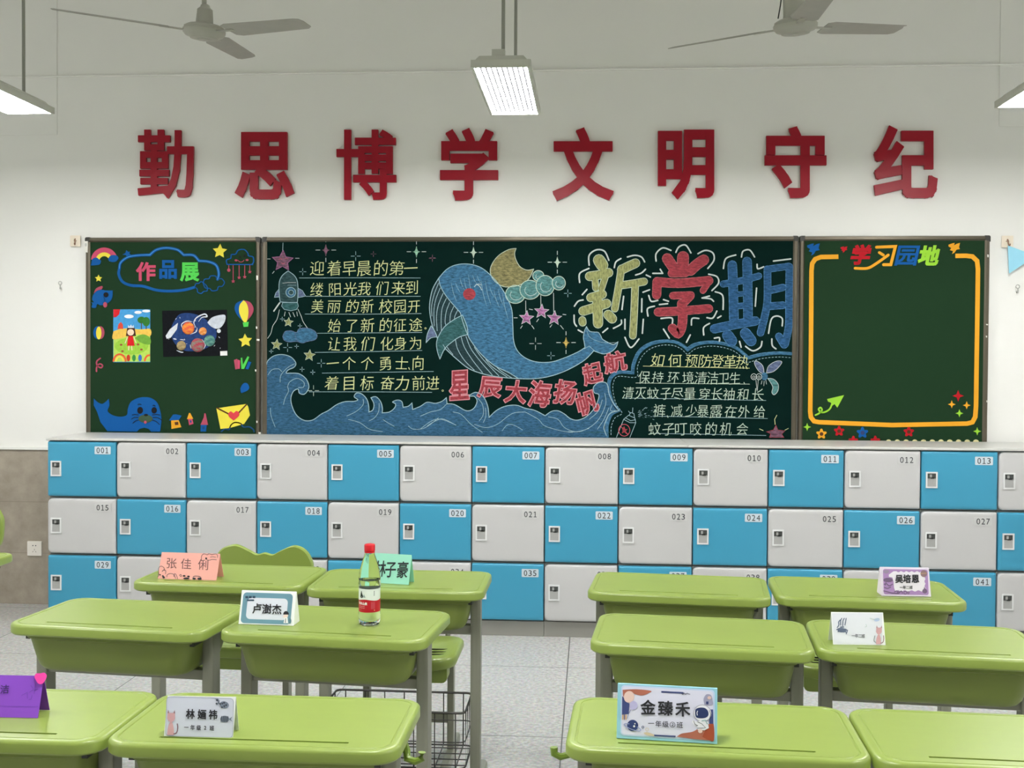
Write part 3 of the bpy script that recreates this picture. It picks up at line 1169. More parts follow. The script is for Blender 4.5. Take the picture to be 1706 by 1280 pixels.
# --- moon, cloud with hanging stars
A = ch_art(0.0005)
mn = spline([(585, 88), (540, 95), (480, 130), (440, 180), (427, 230), (448, 280), (500, 318), (560, 322), (620, 305), (665, 270), (692, 214), (692, 214), (650, 220), (610, 200), (585, 160), (576, 120), (585, 88)])
A.poly(ZC(mn[:-1]), ck_moon, 0)
A.line(ZC(mn), 1.0, ck_txtw, 3)
A.build('chalk_moon', b_mid)
A = ch_art(0.0009)
for i, (x, y, a, b) in enumerate(((580, 368, 60, 55), (670, 340, 62, 58), (720, 255, 34, 32), (762, 315, 56, 62), (845, 300, 40, 42))):
    A.poly(ZC(ellipse(x, y, a, b)), ck_teal, i * 2)
    A.line(ZC(ellipse(x, y, a, b, 28)), 1.1, ck_txtw, i * 2 + 1, closed=True)
    A.line(ZC(ellipse(x + 5, y + 4, a * .6, b * .55, 20, 20, 220)), 0.7, ck_w, i * 2 + 1)
cl = A.build('chalk_cloud', b_mid)
for x, y0, y1, cy in ((643, 408, 475, 513), (735, 375, 440, 473), (813, 360, 475, 513)):
    A = ch_art(0.0006)
    A.line(ZC([(x, y0), (x + 1, y1)]), 0.9, ck_w, 0)
    st = ZC(star(x + 5, cy, 46, 20, rot=4))
    A.poly(st, ck_mag, 1)
    A.line(st, 0.8, ck_w, 2, closed=True)
    A.build('hanging_star', cl)
A = ch_art(0.0005)
for a, b in (((572, 511), (592, 511)), ((665, 458), (685, 462)), ((870, 490), (888, 492)), ((612, 575), (622, 560)), ((680, 558), (694, 578)), ((792, 568), (803, 553)), ((855, 558), (873, 580)), ((710, 535), (722, 518))):
    A.line(ZC([a, b]), 1.0, ck_w, 0)
A.build('chalk_rays', b_mid)

# --- sparkles, stars
def sparkle(z, x, y, r, m, rays=True, w=1.0):
    A = ch_art(0.0006)
    d = spline([(x, y - r * 1.1), (x, y - r * 1.1), (x + r * .28, y - r * .2), (x + r * .75, y), (x + r * .75, y), (x + r * .28, y + r * .25), (x, y + r * 1.15), (x, y + r * 1.15), (x - r * .28, y + r * .25), (x - r * .75, y), (x - r * .75, y), (x - r * .28, y - r * .2), (x, y - r * 1.1)])
    A.poly(z(d[:-1]), m, 1)
    if rays:
        for ax, ay in ((1, 0), (-1, 0), (0, 1), (0, -1)):
            A.line(z([(x + ax * r * 1.05, y + ay * r * 1.45), (x + ax * r * 1.8, y + ay * r * 2.1)]), w, ck_w, 1)
    A.build('chalk_sparkle', b_mid)


sparkle(ZC, 325, 112, 32, ck_txtw)
sparkle(ZC, 836, 172, 32, ck_txtw)
sparkle(ZC, 889, 662, 32, chalk('chalk_orange', (206, 176, 96)))
sparkle(ZB, 413, 98, 34, ck_pinkd)
sparkle(ZB, 965, 108, 32, chalk('chalk_mint', (160, 206, 180)))
A = ch_art(0.0005)


def plus(z, x, y, r, m, gap=0.0, w=0.8):
    for ax, ay in ((1, 0), (-1, 0), (0, 1), (0, -1)):
        A.line(z([(x + ax * r * gap, y + ay * r * gap), (x + ax * r, y + ay * r)]), w, m, 0)


for x, y, r, m in ((75, 146, 18, ck_pinkd), (900, 362, 22, ck_wd), (703, 668, 36, ck_w), (797, 742, 22, ck_wd)):
    plus(ZC, x, y, r, m, 0.3)
for x, y, r, m in ((272, 230, 20, ck_wd), (595, 135, 28, ck_wd), (703, 122, 16, ck_pinkd), (1062, 148, 20, ck_pinkd), (180, 692, 26, ck_wd), (385, 788, 24, ck_wd), (268, 825, 14, ck_wd), (333, 843, 14, ck_wd), (338, 955, 32, ck_txtw), (235, 685, 12, ck_wd), (80, 715, 12, ck_wd), (255, 560, 12, ck_wd), (147, 518, 12, ck_wd)):
    plus(ZB, x, y, r, m, 0.3)
A.build('chalk_plus_marks', b_mid)
for x, y, r in ((185, 538, 30), (113, 675, 34), (313, 740, 36)):
    A = ch_art(0.0006)
    s_ = ZB(star(x, y, r, r * .45, rot=6))
    A.poly(s_, ck_yel, 0)
    A.line(s_, 0.7, ck_txtw, 1, closed=True)
    A.build('chalk_star', b_mid)
A = ch_art(0.0006)
s_ = ZB(star(150, 165, 66, 32, rot=2))
A.poly(s_, ck_pinkd, 0)
A.line(s_, 1.0, ck_mag, 1, closed=True)
A.line(ZB([(152, 55), (150, 100)]), 0.8, ck_wd, 1)
A.line(ZB([(55, 152), (74, 152)]), 0.9, ck_w, 1)
A.line(ZB([(228, 148), (250, 148)]), 0.9, ck_w, 1)
A.line(ZB([(88, 240), (98, 228)]), 1.0, ck_w, 1)
A.line(ZB(ellipse(137, 158, 9, 9, 8, 200, 340)), 0.7, ck_pink, 2)
A.line(ZB(ellipse(172, 156, 9, 9, 8, 200, 340)), 0.7, ck_pink, 2)
A.line(ZB(ellipse(153, 172, 10, 9, 8, 20, 160)), 0.7, ck_pink, 2)
A.build('chalk_star_face', b_mid)

# --- rocket
A = ch_art(0.0005)
body = [(183, 225), (225, 258), (242, 305), (241, 405), (225, 418), (150, 415), (134, 405), (128, 310), (145, 258), (183, 225)]
A.poly(ZB(spline(body)[:-1]), ck_grey, 2)
A.line(ZB(spline(body)), 1.1, ck_wd, 4)
A.line(ZB([(150, 300), (185, 296), (232, 296)]), 0.6, ck_w, 3)
A.line(ZB([(180, 312), (232, 312)]), 0.5, ck_wd, 3)
sk = [(150, 418), (240, 418), (246, 440), (235, 460), (200, 468), (160, 460), (144, 440)]
A.poly(ZB(sk), ck_teald, 1)
A.line(ZB(sk), 0.8, ck_wd, 3, closed=True)
for w_ in ([(128, 335), (108, 360), (100, 386), (131, 384)], [(243, 330), (270, 345), (290, 378), (268, 384), (243, 388)]):
    A.poly(ZB(w_), ck_lilac, 1)
    A.line(ZB(w_), 0.8, ck_wd, 3, closed=True)
rk = A.build('chalk_rocket', b_mid)
A = ch_art(0.0015)
A.poly(ZB(ellipse(200, 356, 30)), ck_blue, 2)
A.line(ZB(ellipse(200, 356, 30)), 1.0, ck_wd, 3, closed=True)
A.poly(ZB(ellipse(202, 357, 15)), ck_grey, 3)
A.line(ZB(ellipse(202, 357, 15)), 0.8, ck_wd, 4, closed=True)
A.build('rocket_window', rk)
A = ch_art(0.0005)
for l in ([(130, 462), (115, 520), (90, 560), (78, 605), (58, 636)], [(243, 458), (262, 500), (275, 535), (300, 572)], [(165, 475), (160, 500)], [(188, 478), (198, 505)], [(212, 478), (224, 505)], [(236, 475), (240, 500)]):
    A.line(ZB(spline(l)), 0.9, ck_w, 0)
A.line(ZB([(96, 470), (131, 420)]), 2.2, ck_w, 0)
A.build('chalk_exhaust', b_mid)
A = ch_art(0.0005)
cb = spline([(150, 625), (165, 595), (200, 590), (235, 600), (250, 578), (300, 574), (345, 592), (360, 622), (345, 645), (300, 655), (270, 665), (235, 655), (190, 658), (160, 648), (150, 625)])
A.poly(ZB(cb[:-1]), ck_blue, 0)
A.line(ZB(cb), 1.0, ck_lilac, 1)
A.line(ZB(spline([(225, 605), (232, 640), (250, 660)])), 0.8, ck_lilac, 1)
A.build('chalk_cloud', b_mid)

# --- bubble letters
def bubble(name, strokes, m, edge):
    A = ch_art(0.0008)
    for pts, w in strokes:
        p = spline(pts, n=5)
        A.line(ZD(p), w * ZD.s + 1.6, edge, 0)
    for pts, w in strokes:
        p = spline(pts, n=5)
        A.line(ZD(p), w * ZD.s - 0.2, m, 2)
    return A.build(name, b_mid)


bubble('chalk_bubble_letter', [([(212, 160), (232, 190)], 68), ([(155, 258), (210, 250), (270, 236)], 52), ([(188, 275), (192, 330)], 36), ([(250, 262), (226, 335)], 36), ([(162, 388), (232, 368)], 50), ([(115, 470), (180, 450), (258, 424)], 52), ([(202, 400), (206, 545)], 56), ([(110, 525), (112, 540)], 42), ([(268, 492), (292, 516)], 54),
                               ([(350, 218), (390, 198), (434, 178)], 52), ([(348, 210), (335, 300), (308, 455)], 40), ([(352, 312), (420, 302), (486, 290)], 42), ([(432, 322), (426, 480), (418, 620)], 40)], ck_yel, ck_txtw)
bubble('chalk_bubble_letter', [([(628, 150), (652, 185), (680, 225)], 60), ([(724, 140), (722, 215)], 66), ([(850, 158), (810, 185), (770, 222)], 60), ([(655, 240), (740, 238)], 44), ([(563, 372), (566, 290)], 50), ([(566, 292), (700, 300), (880, 285)], 52), ([(880, 292), (845, 345)], 34),
                               ([(662, 376), (772, 372)], 40), ([(768, 378), (722, 425)], 46), ([(716, 425), (722, 500), (716, 565), (694, 606), (660, 575)], 52), ([(572, 476), (700, 470), (880, 455)], 48)], ck_red, chalk('chalk_rose_edge', (206, 120, 124)))
bubble('chalk_bubble_letter', [([(1024, 190), (1030, 350), (1034, 520)], 52), ([(1114, 168), (1118, 340), (1120, 520)], 52), ([(968, 305), (1080, 285), (1185, 256)], 36), ([(1050, 368), (1105, 362)], 26), ([(1050, 440), (1105, 436)], 32), ([(915, 578), (1040, 552), (1165, 530)], 50), ([(996, 618), (1020, 652)], 62), ([(1104, 606), (1138, 650)], 62),
                               ([(1238, 215), (1238, 400), (1222, 500), (1196, 602)], 40), ([(1238, 215), (1368, 196)], 36), ([(1372, 200), (1370, 420), (1368, 560), (1345, 672)], 40), ([(1340, 676), (1308, 624)], 40), ([(1250, 345), (1332, 326)], 38), ([(1255, 440), (1332, 434)], 40)], chalk('chalk_letter_blue', (56, 100, 146)), chalk('chalk_pale_blue_edge', (96, 146, 196)))
A = ch_art(0.0005)
for l in ([(152, 190), (152, 130), (195, 97), (245, 105), (272, 160)], [(94, 295), (95, 240), (150, 210)], [(110, 370), (138, 338)], [(62, 440), (85, 410), (115, 402)], [(60, 495), (62, 540), (75, 562)], [(85, 585), (112, 600)], [(235, 600), (265, 575)], [(300, 575), (345, 550), (348, 525)], [(362, 380), (352, 460)], [(370, 520), (370, 580)], [(473, 395), (472, 475)], [(482, 520), (476, 605)], [(370, 630), (405, 692), (455, 640)], [(305, 205), (315, 170), (345, 150)], [(385, 140), (430, 130), (470, 140), (490, 170)], [(435, 250), (470, 238), (495, 215)], [(500, 250), (525, 262)], [(480, 355), (520, 340)],
          [(560, 165), (560, 120), (600, 85), (650, 100)], [(680, 112), (700, 78), (740, 68), (772, 115)], [(815, 120), (860, 100), (905, 115), (912, 160), (875, 210)], [(540, 240), (600, 240)], [(585, 215), (600, 240)], [(880, 245), (930, 260), (940, 300), (900, 345)], [(515, 375), (530, 410), (570, 405)], [(580, 430), (630, 425)], [(605, 400), (635, 410)], [(510, 500), (508, 455), (550, 440)], [(590, 515), (655, 512), (658, 550)], [(605, 580), (640, 635)], [(745, 660), (768, 615)], [(775, 555), (780, 515), (820, 515)], [(870, 510), (905, 512), (930, 470)], [(840, 390), (885, 378)], [(840, 390), (890, 395), (910, 410)], [(920, 352), (965, 375), (968, 460)], [(935, 512), (955, 500)],
          [(970, 210), (985, 150), (1045, 128)], [(1080, 140), (1090, 105), (1130, 98), (1160, 140)], [(1175, 185), (1180, 212), (1215, 200)], [(1275, 165), (1380, 152)], [(1172, 330), (1164, 440)], [(1245, 605), (1262, 520), (1295, 500), (1328, 515), (1328, 560)], [(1265, 640), (1268, 680), (1290, 700)], [(850, 615), (850, 570), (885, 545)], [(1068, 655), (1078, 690)], [(1105, 685), (1150, 712), (1195, 690), (1205, 655)], [(915, 635), (945, 632), (945, 655)]):
    A.line(ZD(spline(l)), 2.4, ck_w, 0)
A.build('chalk_letter_outline', b_mid)

# --- slogan in pink
for ch, x, y, w, h, r in (('星', 240, 922, 122, 180, -4), ('辰', 426, 935, 142, 128, 4), ('大', 584, 962, 132, 140, 4), ('海', 730, 975, 134, 162, 4), ('扬', 884, 965, 136, 148, 6), ('帆', 1018, 1028, 130, 142, -18), ('起', 1050, 850, 120, 130, -14), ('航', 1188, 780, 140, 124, -12)):
    A = ch_art(0.0006)
    A.char(ch, *ZC.p(x, y), w * ZC.s + 1.5, chalk('chalk_rose', (206, 140, 148), lo=0.2, hi=0.4), h * ZC.s + 1.5, layer=0, bold=0.052, fit=True, rot=r, shear=0.08)
    A.char(ch, *ZC.p(x, y), w * ZC.s - 1.6, ck_red, h * ZC.s - 1.6, layer=2, bold=0.02, fit=True, rot=r, shear=0.08)
    A.build('chalk_slogan_character', b_mid)

# --- cloud shaped border of the right text
A = ch_art(0.0005)
bub = spline([(262, 1235), (262, 1165), (288, 1100), (332, 1076), (332, 1076), (298, 1030), (275, 960), (275, 900), (300, 860), (345, 842), (418, 846), (418, 846), (424, 795), (455, 725), (512, 678), (590, 655), (670, 657), (722, 680), (752, 706), (752, 706), (800, 675), (880, 660), (960, 666), (1040, 690), (1092, 728), (1122, 756), (1122, 756), (1200, 736), (1300, 726), (1386, 730)])
A.line(ZD(bub), 5.2, ck_blue, 0)
A.line(ZD([(x - 9, y - 8) for x, y in bub]), 0.7, chalk('chalk_sky', (110, 160, 200)), 1)
inn = spline([(285, 1225), (288, 1170), (310, 1120), (352, 1092), (318, 1040), (298, 965), (300, 905), (330, 868), (440, 872), (446, 810), (475, 745), (525, 700), (595, 678), (665, 680), (715, 702), (752, 732), (800, 700), (880, 684), (960, 690), (1030, 712), (1080, 748), (1115, 782), (1200, 760), (1300, 750), (1384, 754)])
A.dashes(ZD(inn), 0.9, ck_wd, 3.4, 2.2, 1)
A.build('chalk_cloud_border', b_mid)

# --- mosquito, spray can, red blossom
A = ch_art(0.0006)
for w_, m in (([(1218, 855), (1190, 840), (1165, 805), (1160, 778), (1180, 778), (1210, 805), (1218, 855)], ck_lilac), ([(1232, 848), (1245, 805), (1290, 776), (1325, 778), (1312, 805), (1275, 838), (1232, 848)], ck_lilac), ([(1240, 880), (1275, 885), (1303, 915), (1302, 955), (1280, 980), (1265, 965), (1270, 930), (1240, 880)], ck_teal)):
    A.poly(ZD(spline(w_)[:-1]), m, 1)
    A.line(ZD(spline(w_)), 0.8, ck_w, 2)
A.poly(ZD(ellipse(1220, 868, 20, 24)), ck_blue, 3)
for x in (1155, 1186):
    A.line(ZD(ellipse(x, 870, 17, 18)), 0.9, ck_w, 3, closed=True)
    A.line(ZD(ellipse(x, 872, 7, 7)), 0.8, ck_w, 3, closed=True)
for l in ([(1168, 890), (1175, 955)], [(1182, 890), (1176, 955)], [(1205, 895), (1200, 915)], [(1218, 897), (1216, 925)], [(1228, 890), (1232, 915)]):
    A.line(ZD(l), 0.8, ck_w, 3)
A.build('chalk_mosquito', b_mid)
A = ch_art(0.0006)
for l in ([(318, 1240), (362, 1130), (392, 1105)], [(400, 1240), (436, 1150), (430, 1122), (392, 1105)], [(362, 1130), (400, 1150), (436, 1150)], [(372, 1120), (405, 1138), (434, 1132)], [(395, 1105), (405, 1088), (425, 1095), (428, 1118)], [(418, 1060), (416, 1088)], [(400, 1090), (392, 1080)]):
    A.line(ZD(l), 0.9, ck_wd, 1)
A.line(ZD(ellipse(366, 1196, 34, 36)), 1.0, ck_pink, 2, closed=True)
A.line(ZD([(344, 1172), (388, 1222)]), 1.0, ck_pink, 2)
A.poly(ZD([(352, 1185), (366, 1172), (372, 1190), (386, 1188), (376, 1202), (380, 1220), (366, 1208), (350, 1216), (356, 1200)]), ck_red, 2)
random.seed(9)
for k in range(46):
    a = random.uniform(-0.5, 0.65)
    r = random.uniform(30, 130)
    x, y = 420 + r * math.cos(a), 1095 + r * math.sin(a) * 0.9
    A.line(ZD([(x, y), (x + 9 * math.cos(a), y + 9 * math.sin(a))]), 0.6, ck_grey if k % 2 else ck_wd, 1)
A.build('chalk_spray_can', b_mid)
A = ch_art(0.0006)
fl_ = [(1290, 1165), (1302, 1195), (1345, 1200), (1325, 1220), (1338, 1240), (1250, 1240), (1258, 1218), (1232, 1205), (1275, 1195)]
A.poly(ZD(fl_), ck_pinkd, 0)
A.line(ZD(fl_), 0.8, ck_red, 1, closed=True)
for l in ([(1285, 1160), (1282, 1130), (1295, 1105)], [(1190, 1188), (1212, 1198)], [(1345, 1195), (1366, 1185)]):
    A.line(ZD(l), 1.0, ck_txt, 1)
A.build('chalk_blossom', b_mid)
# ================================================================ FOAM CUT-OUTS ON THE LEFT BOARD
f_blue = mat('blue_foam', (12, 83, 151), 0.7, spec=0.15, noise=0.03)
f_blued = mat('dark_blue_foam_line', (24, 70, 118), 0.7, spec=0.15)
f_pink = mat('pink_foam', (192, 75, 104), 0.7, spec=0.15)
f_rose = mat('rose_foam', (168, 73, 94), 0.7, spec=0.15)
f_yel = mat('yellow_foam', (223, 208, 70), 0.7, spec=0.15)
f_grn = mat('green_foam', (80, 195, 80), 0.7, spec=0.15)
f_lime = mat('lime_foam', (146, 201, 57), 0.7, spec=0.15)
f_org = mat('orange_foam', (225, 159, 41), 0.7, spec=0.15)
f_red = mat('red_foam', (176, 22, 34), 0.7, spec=0.15)
f_blk = mat('black_print_foam', (22, 22, 26), 0.6, spec=0.15)
f_choc = mat('chocolate_print', (86, 50, 28), 0.7, spec=0.15)
f_wht = mat('white_foam', (232, 232, 230), 0.7, spec=0.15)
f_olive = mat('seal_muzzle_foam', (60, 82, 62), 0.7, spec=0.15)
TH = 0.003


def foam(name, label, cat, draw, group=None, parts=()):
    A = Art(wallmap, 0.0002, 0.0004, TH)
    draw(A)
    o = A.build(name)
    tag(o, label, cat, group)
    for pn, pd in parts:
        B = Art(wallmap, TH + 0.0006, 0.0004, 0.0012)
        pd(B)
        B.build(pn, o)
    return o


def arc(A, z, cx, cy, r, w, m, a0=180, a1=360, layer=0):
    A.line(z(ellipse(cx, cy, r, r, 18, a0, a1)), w * z.s, m, layer, cap=False)


def rainbow(A):
    arc(A, ZA, 192, 195, 64, 30, f_pink, 185, 350)
    arc(A, ZA, 192, 197, 41, 22, f_yel, 180, 360, 1)
    A.poly(ZA(spline([(115, 218), (122, 185), (145, 175), (160, 185), (172, 195), (165, 215), (145, 220), (115, 222), (115, 218)])[:-1]), f_blue, 2)
    A.poly(ZA(spline([(215, 185), (228, 165), (250, 160), (268, 165), (276, 180), (262, 198), (240, 202), (222, 196), (215, 185)])[:-1]), f_blue, 2)


foam('rainbow_cutout', 'small pink and yellow foam rainbow with blue clouds, top left of the left board', 'wall decoration', rainbow)
foam('bird_cutout', 'small blue foam bird between the rainbow and the blue cloud outline', 'wall decoration', lambda A: A.poly(ZA([(300, 158), (318, 148), (322, 132), (334, 142), (346, 140), (340, 150), (350, 160), (336, 162), (330, 172), (318, 160)]), f_blue))


def cloudframe(A):
    p = spline([(282, 240), (290, 205), (335, 172), (400, 162), (462, 160), (462, 160), (500, 130), (560, 118), (625, 130), (662, 160), (662, 160), (720, 162), (752, 195), (752, 195), (810, 200), (855, 222), (870, 270), (862, 305)], n=6)
    q = spline([(282, 240), (278, 275), (300, 318), (350, 340), (420, 345), (500, 368), (580, 374), (660, 368), (725, 352)], n=6)
    A.line(ZA(p), 16 * ZA.s, f_blue)
    A.line(ZA(q), 16 * ZA.s, f_blue)
    A.line(ZA(p), 1.0, mat('light_blue_foam_line', (60, 140, 206), .7), 1, thick=TH + 0.0004)


foam('cloud_outline_cutout', 'large blue foam cloud outline around the three-coloured letters', 'wall decoration', cloudframe)


def blobline(pts):
    return lambda A: A.line(ZA(spline(pts)), 5 * ZA.s, f_blue)


foam('small_cloud_cutout', 'pair of small thin blue foam clouds at the lower right of the cloud outline', 'wall decoration', lambda A: (A.line(ZA(spline([(778, 330), (785, 305), (812, 300), (820, 285), (850, 285), (862, 305), (885, 300), (903, 322), (890, 345), (868, 348), (860, 368), (830, 372), (815, 358), (790, 355), (778, 330)])), 5 * ZA.s, f_blue), A.line(ZA(spline([(728, 348), (735, 330), (752, 328), (765, 318), (782, 328), (800, 348), (800, 372), (780, 376), (765, 388), (745, 380), (742, 362), (728, 348)])), 5 * ZA.s, f_blue)))
for ch, x, w, m, lb in (('作', 438, 116, f_pink, 'pink foam character, first inside the blue cloud outline'), ('品', 570, 104, f_blue, 'blue foam character, middle one inside the blue cloud outline'), ('展', 697, 112, f_grn, 'green foam character, last inside the blue cloud outline')):
    foam('foam_character', lb, 'letter', lambda A: A.char(ch, *ZA.p(x, {'作': 258, '品': 246, '展': 260}[ch]), w * ZA.s, m, 112 * ZA.s, bold=0.036, fit=True), 'foam characters in the blue cloud outline')
foam('star_cutout', 'larger yellow foam star at the top of the left board', 'wall decoration', lambda A: A.poly(ZA(star(876, 138, 44, 22, rot=3)), f_yel), 'yellow foam stars')
foam('star_cutout', 'tiny yellow foam star above the blue fish', 'wall decoration', lambda A: A.poly(ZA(star(158, 299, 22, 11)), f_yel), 'yellow foam stars')
foam('star_cutout', 'yellow foam star below the hot-air balloon', 'wall decoration', lambda A: A.poly(ZA(star(1027, 668, 42, 21, rot=-4)), f_yel), 'yellow foam stars')


def rain(A):
    c = spline([(918, 212), (916, 190), (940, 180), (945, 158), (970, 155), (985, 132), (1020, 128), (1042, 150), (1046, 165), (1072, 172), (1076, 200), (1066, 216)])
    A.line(ZA(c), 6 * ZA.s, f_blue)
    A.line(ZA([(918, 216), (1070, 217)]), 6 * ZA.s, f_blue)


def rainp(B):
    for x, y in ((930, 250), (956, 316), (991, 294), (1024, 290), (1054, 260)):
        B.line(ZA([(x, 222), (x, y)]), 4 * ZA.s, f_rose)
        B.poly(ZA(star(x, y, 12, 6)) if y > 255 else ZA(ellipse(x, y, 10)), f_rose, 1)


foam('rain_cloud_cutout', 'smiling blue foam rain cloud with pink strings, top right of the left board', 'wall decoration', rain, None,
     (('hanging_string', rainp), ('face', lambda B: (B.poly(ZA(ellipse(995, 172, 6, 8)), f_blk), B.poly(ZA(ellipse(1024, 165, 6, 8)), f_blk), B.line(ZA(ellipse(1002, 186, 18, 16, 10, 20, 160)), 1, f_rose), B.poly(ZA(ellipse(973, 192, 9, 6)), f_rose), B.poly(ZA(ellipse(1038, 190, 9, 6)), f_rose)))))


def fish(A):
    A.poly(ZA(spline([(120, 425), (128, 395), (160, 365), (200, 370), (242, 370), (242, 370), (236, 420), (205, 450), (170, 458), (150, 450), (142, 472), (118, 470), (122, 450), (114, 440), (114, 440), (130, 440), (120, 425)])[:-1]), f_blue)


foam('fish_cutout', 'blue foam fish with a pink fin at the left edge of the left board', 'wall decoration', fish, None,
     (('fin', lambda B: (B.poly(ZA(spline([(130, 388), (145, 358), (180, 344), (178, 362), (150, 372), (130, 388)])[:-1]), f_rose), B.poly(ZA(ellipse(198, 455, 12, 16)), f_rose))), ('eye', lambda B: (B.poly(ZA(ellipse(203, 396, 15)), f_blk), B.line(ZA(ellipse(175, 425, 20, 20, 10, 300, 420)), 0.8, f_blued, 1)))))


def balloon(cx, cy, rx, ry):
    def d(A):
        A.poly(ZA(ellipse(cx - rx * .2, cy, rx * .8, ry, 24)), f_blue, 0)
        A.poly(ZA(ellipse(cx + rx * .25, cy, rx * .75, ry, 24)), f_rose, 1)
        A.poly(ZA(ellipse(cx, cy + 2, rx * .48, ry, 24)), f_yel, 2)
    return d


def hot(A):
    A.poly(ZA(spline([(1014, 428), (975, 445), (964, 480), (982, 520), (1015, 552), (1015, 552), (1014, 428)])[:-1]), f_blue, 0)
    A.poly(ZA(spline([(1014, 428), (1055, 440), (1076, 478), (1065, 515), (1035, 552), (1035, 552), (1014, 428)])[:-1]), f_rose, 1)
    A.poly(ZA(spline([(1016, 428), (995, 455), (990, 490), (1000, 525), (1018, 556), (1034, 556), (1044, 520), (1045, 480), (1034, 445), (1016, 428)])[:-1]), f_yel, 2)


foam('hot_air_balloon_cutout', 'striped foam hot-air balloon with a green basket, right side of the left board', 'wall decoration', hot, None, (('basket', lambda B: B.poly(ZA([(1012, 560), (1048, 556), (1044, 584), (1018, 586)]), f_grn)),))
foam('ball_cutout', 'small striped foam ball left of the girl picture', 'wall decoration', balloon(160, 620, 33, 38))
foam('ribbon_cutout', 'curly pink foam ribbon at the left edge, above the seal', 'wall decoration', lambda A: A.line(ZA(spline([(168, 772), (148, 790), (150, 815), (172, 828), (182, 815), (165, 805), (148, 822), (146, 850)])), 8 * ZA.s, f_rose))
for pts, m, lb in (([(960, 782), (978, 775), (985, 834), (968, 838)], f_rose, 'left pink foam stroke of the small crayon set'), ([(980, 780), (996, 785), (994, 834), (984, 834)], f_pink, 'right pink foam stroke of the small crayon set'), ([(1000, 770), (1008, 768), (1012, 812), (1040, 760), (1050, 764), (1020, 835), (1004, 835)], f_grn, 'green foam v-shaped stroke of the small crayon set'), ([(1045, 790), (1062, 795), (1045, 838), (1028, 834)], f_blue, 'blue foam stroke of the small crayon set')):
    foam('crayon_cutout', lb, 'wall decoration', lambda A: A.poly(ZA(pts), m), 'foam crayon strokes')
foam('shell_cutout', 'small blue foam blob above the yellow envelope', 'wall decoration', lambda A: A.poly(ZA(spline([(998, 950), (1008, 930), (1022, 918), (1040, 922), (1050, 945), (1040, 962), (1020, 972), (1002, 976), (998, 950)])[:-1]), f_blue))


def seal(A):
    o = spline([(130, 1010), (130, 1010), (150, 1030), (178, 1042), (200, 1030), (218, 1012), (218, 1012), (222, 1050), (212, 1085), (240, 1108), (285, 1118), (325, 1108), (332, 1070), (350, 1030), (390, 1008), (430, 1002), (470, 1008), (505, 1035), (522, 1080), (530, 1130), (526, 1180), (522, 1206), (522, 1206)])
    A.poly(ZA(o + [(470, 1206), (455, 1190), (430, 1183), (400, 1190), (385, 1206), (210, 1203), (170, 1150), (150, 1090), (130, 1050)]), f_blue)


foam('seal_cutout', 'large blue foam seal in the bottom left corner of the left board', 'wall decoration', seal, None,
     (('eye', lambda B: B.poly(ZA(ellipse(405, 1080, 17, 20)), f_blk)), ('eye', lambda B: B.poly(ZA(ellipse(488, 1080, 16, 19)), f_blk)),
      ('muzzle', lambda B: (B.poly(ZA(ellipse(437, 1130, 42, 24)), f_olive), B.poly(ZA(ellipse(440, 1108, 12, 7)), f_blk, 1), B.poly(ZA(ellipse(436, 1150, 8, 9)), f_rose, 1))),
      ('whiskers', lambda B: [B.line(ZA(spline(l)), 1.0, f_blk, 2) for l in ([(395, 1108), (375, 1104), (358, 1108)], [(393, 1122), (372, 1122), (354, 1132)], [(396, 1138), (380, 1142), (362, 1156)], [(478, 1108), (502, 1104), (524, 1108)], [(482, 1122), (510, 1124), (536, 1140)], [(480, 1138), (500, 1146), (520, 1164)], [(392, 1046), (402, 1043), (412, 1046)], [(480, 1052), (488, 1050), (495, 1055)])])))


def house(roof, wall, door, rm, wm, dm):
    return lambda A: (A.poly(ZA(wall), wm, 0), A.poly(ZA(roof), rm, 1), A.poly(ZA(door), dm, 2))


foam('house_cutout', 'orange foam house with a blue roof, left of the two towers', 'wall decoration', house([(575, 1140), (600, 1105), (615, 1104), (650, 1112), (632, 1138)], [(588, 1140), (632, 1138), (648, 1180), (590, 1190)], [(608, 1150), (630, 1148), (632, 1166), (612, 1168)], f_blue, f_org, f_choc), 'foam houses')
foam('house_cutout', 'small pink foam tower with a yellow roof, middle of the foam houses', 'wall decoration', house([(682, 1132), (694, 1096), (700, 1096), (718, 1130)], [(688, 1132), (712, 1130), (720, 1160), (695, 1168)], [(698, 1140), (708, 1139), (710, 1152), (700, 1154)], f_org, f_pink, f_blued), 'foam houses')
foam('house_cutout', 'blue foam tower with a tall pink roof, nearest the envelope', 'wall decoration', house([(762, 1166), (782, 1120), (784, 1098), (792, 1098), (796, 1118), (806, 1166)], [(764, 1166), (798, 1166), (794, 1206), (762, 1206)], [(772, 1176), (786, 1176), (786, 1192), (772, 1192)], f_rose, f_blue, f_blued), 'foam houses')
foam('envelope_cutout', 'yellow foam envelope with a red heart seal, bottom right of the left board', 'wall decoration', lambda A: A.poly(ZA([(856, 1068), (1035, 1042), (1044, 1060), (1054, 1110), (1040, 1130), (1020, 1160), (930, 1186), (880, 1190)]), f_yel), None,
     (('flap_line', lambda B: (B.line(ZA([(860, 1066), (930, 1102)]), 2.2, f_choc), B.line(ZA([(1034, 1046), (985, 1098)]), 2.2, f_choc))), ('heart', lambda B: B.poly(ZA(spline([(958, 1140), (932, 1118), (928, 1098), (942, 1086), (958, 1098), (958, 1098), (974, 1084), (990, 1094), (988, 1114), (958, 1140), (958, 1140)])[:-1]), mat('heart_red_foam', (206, 52, 62), .7), 1))))
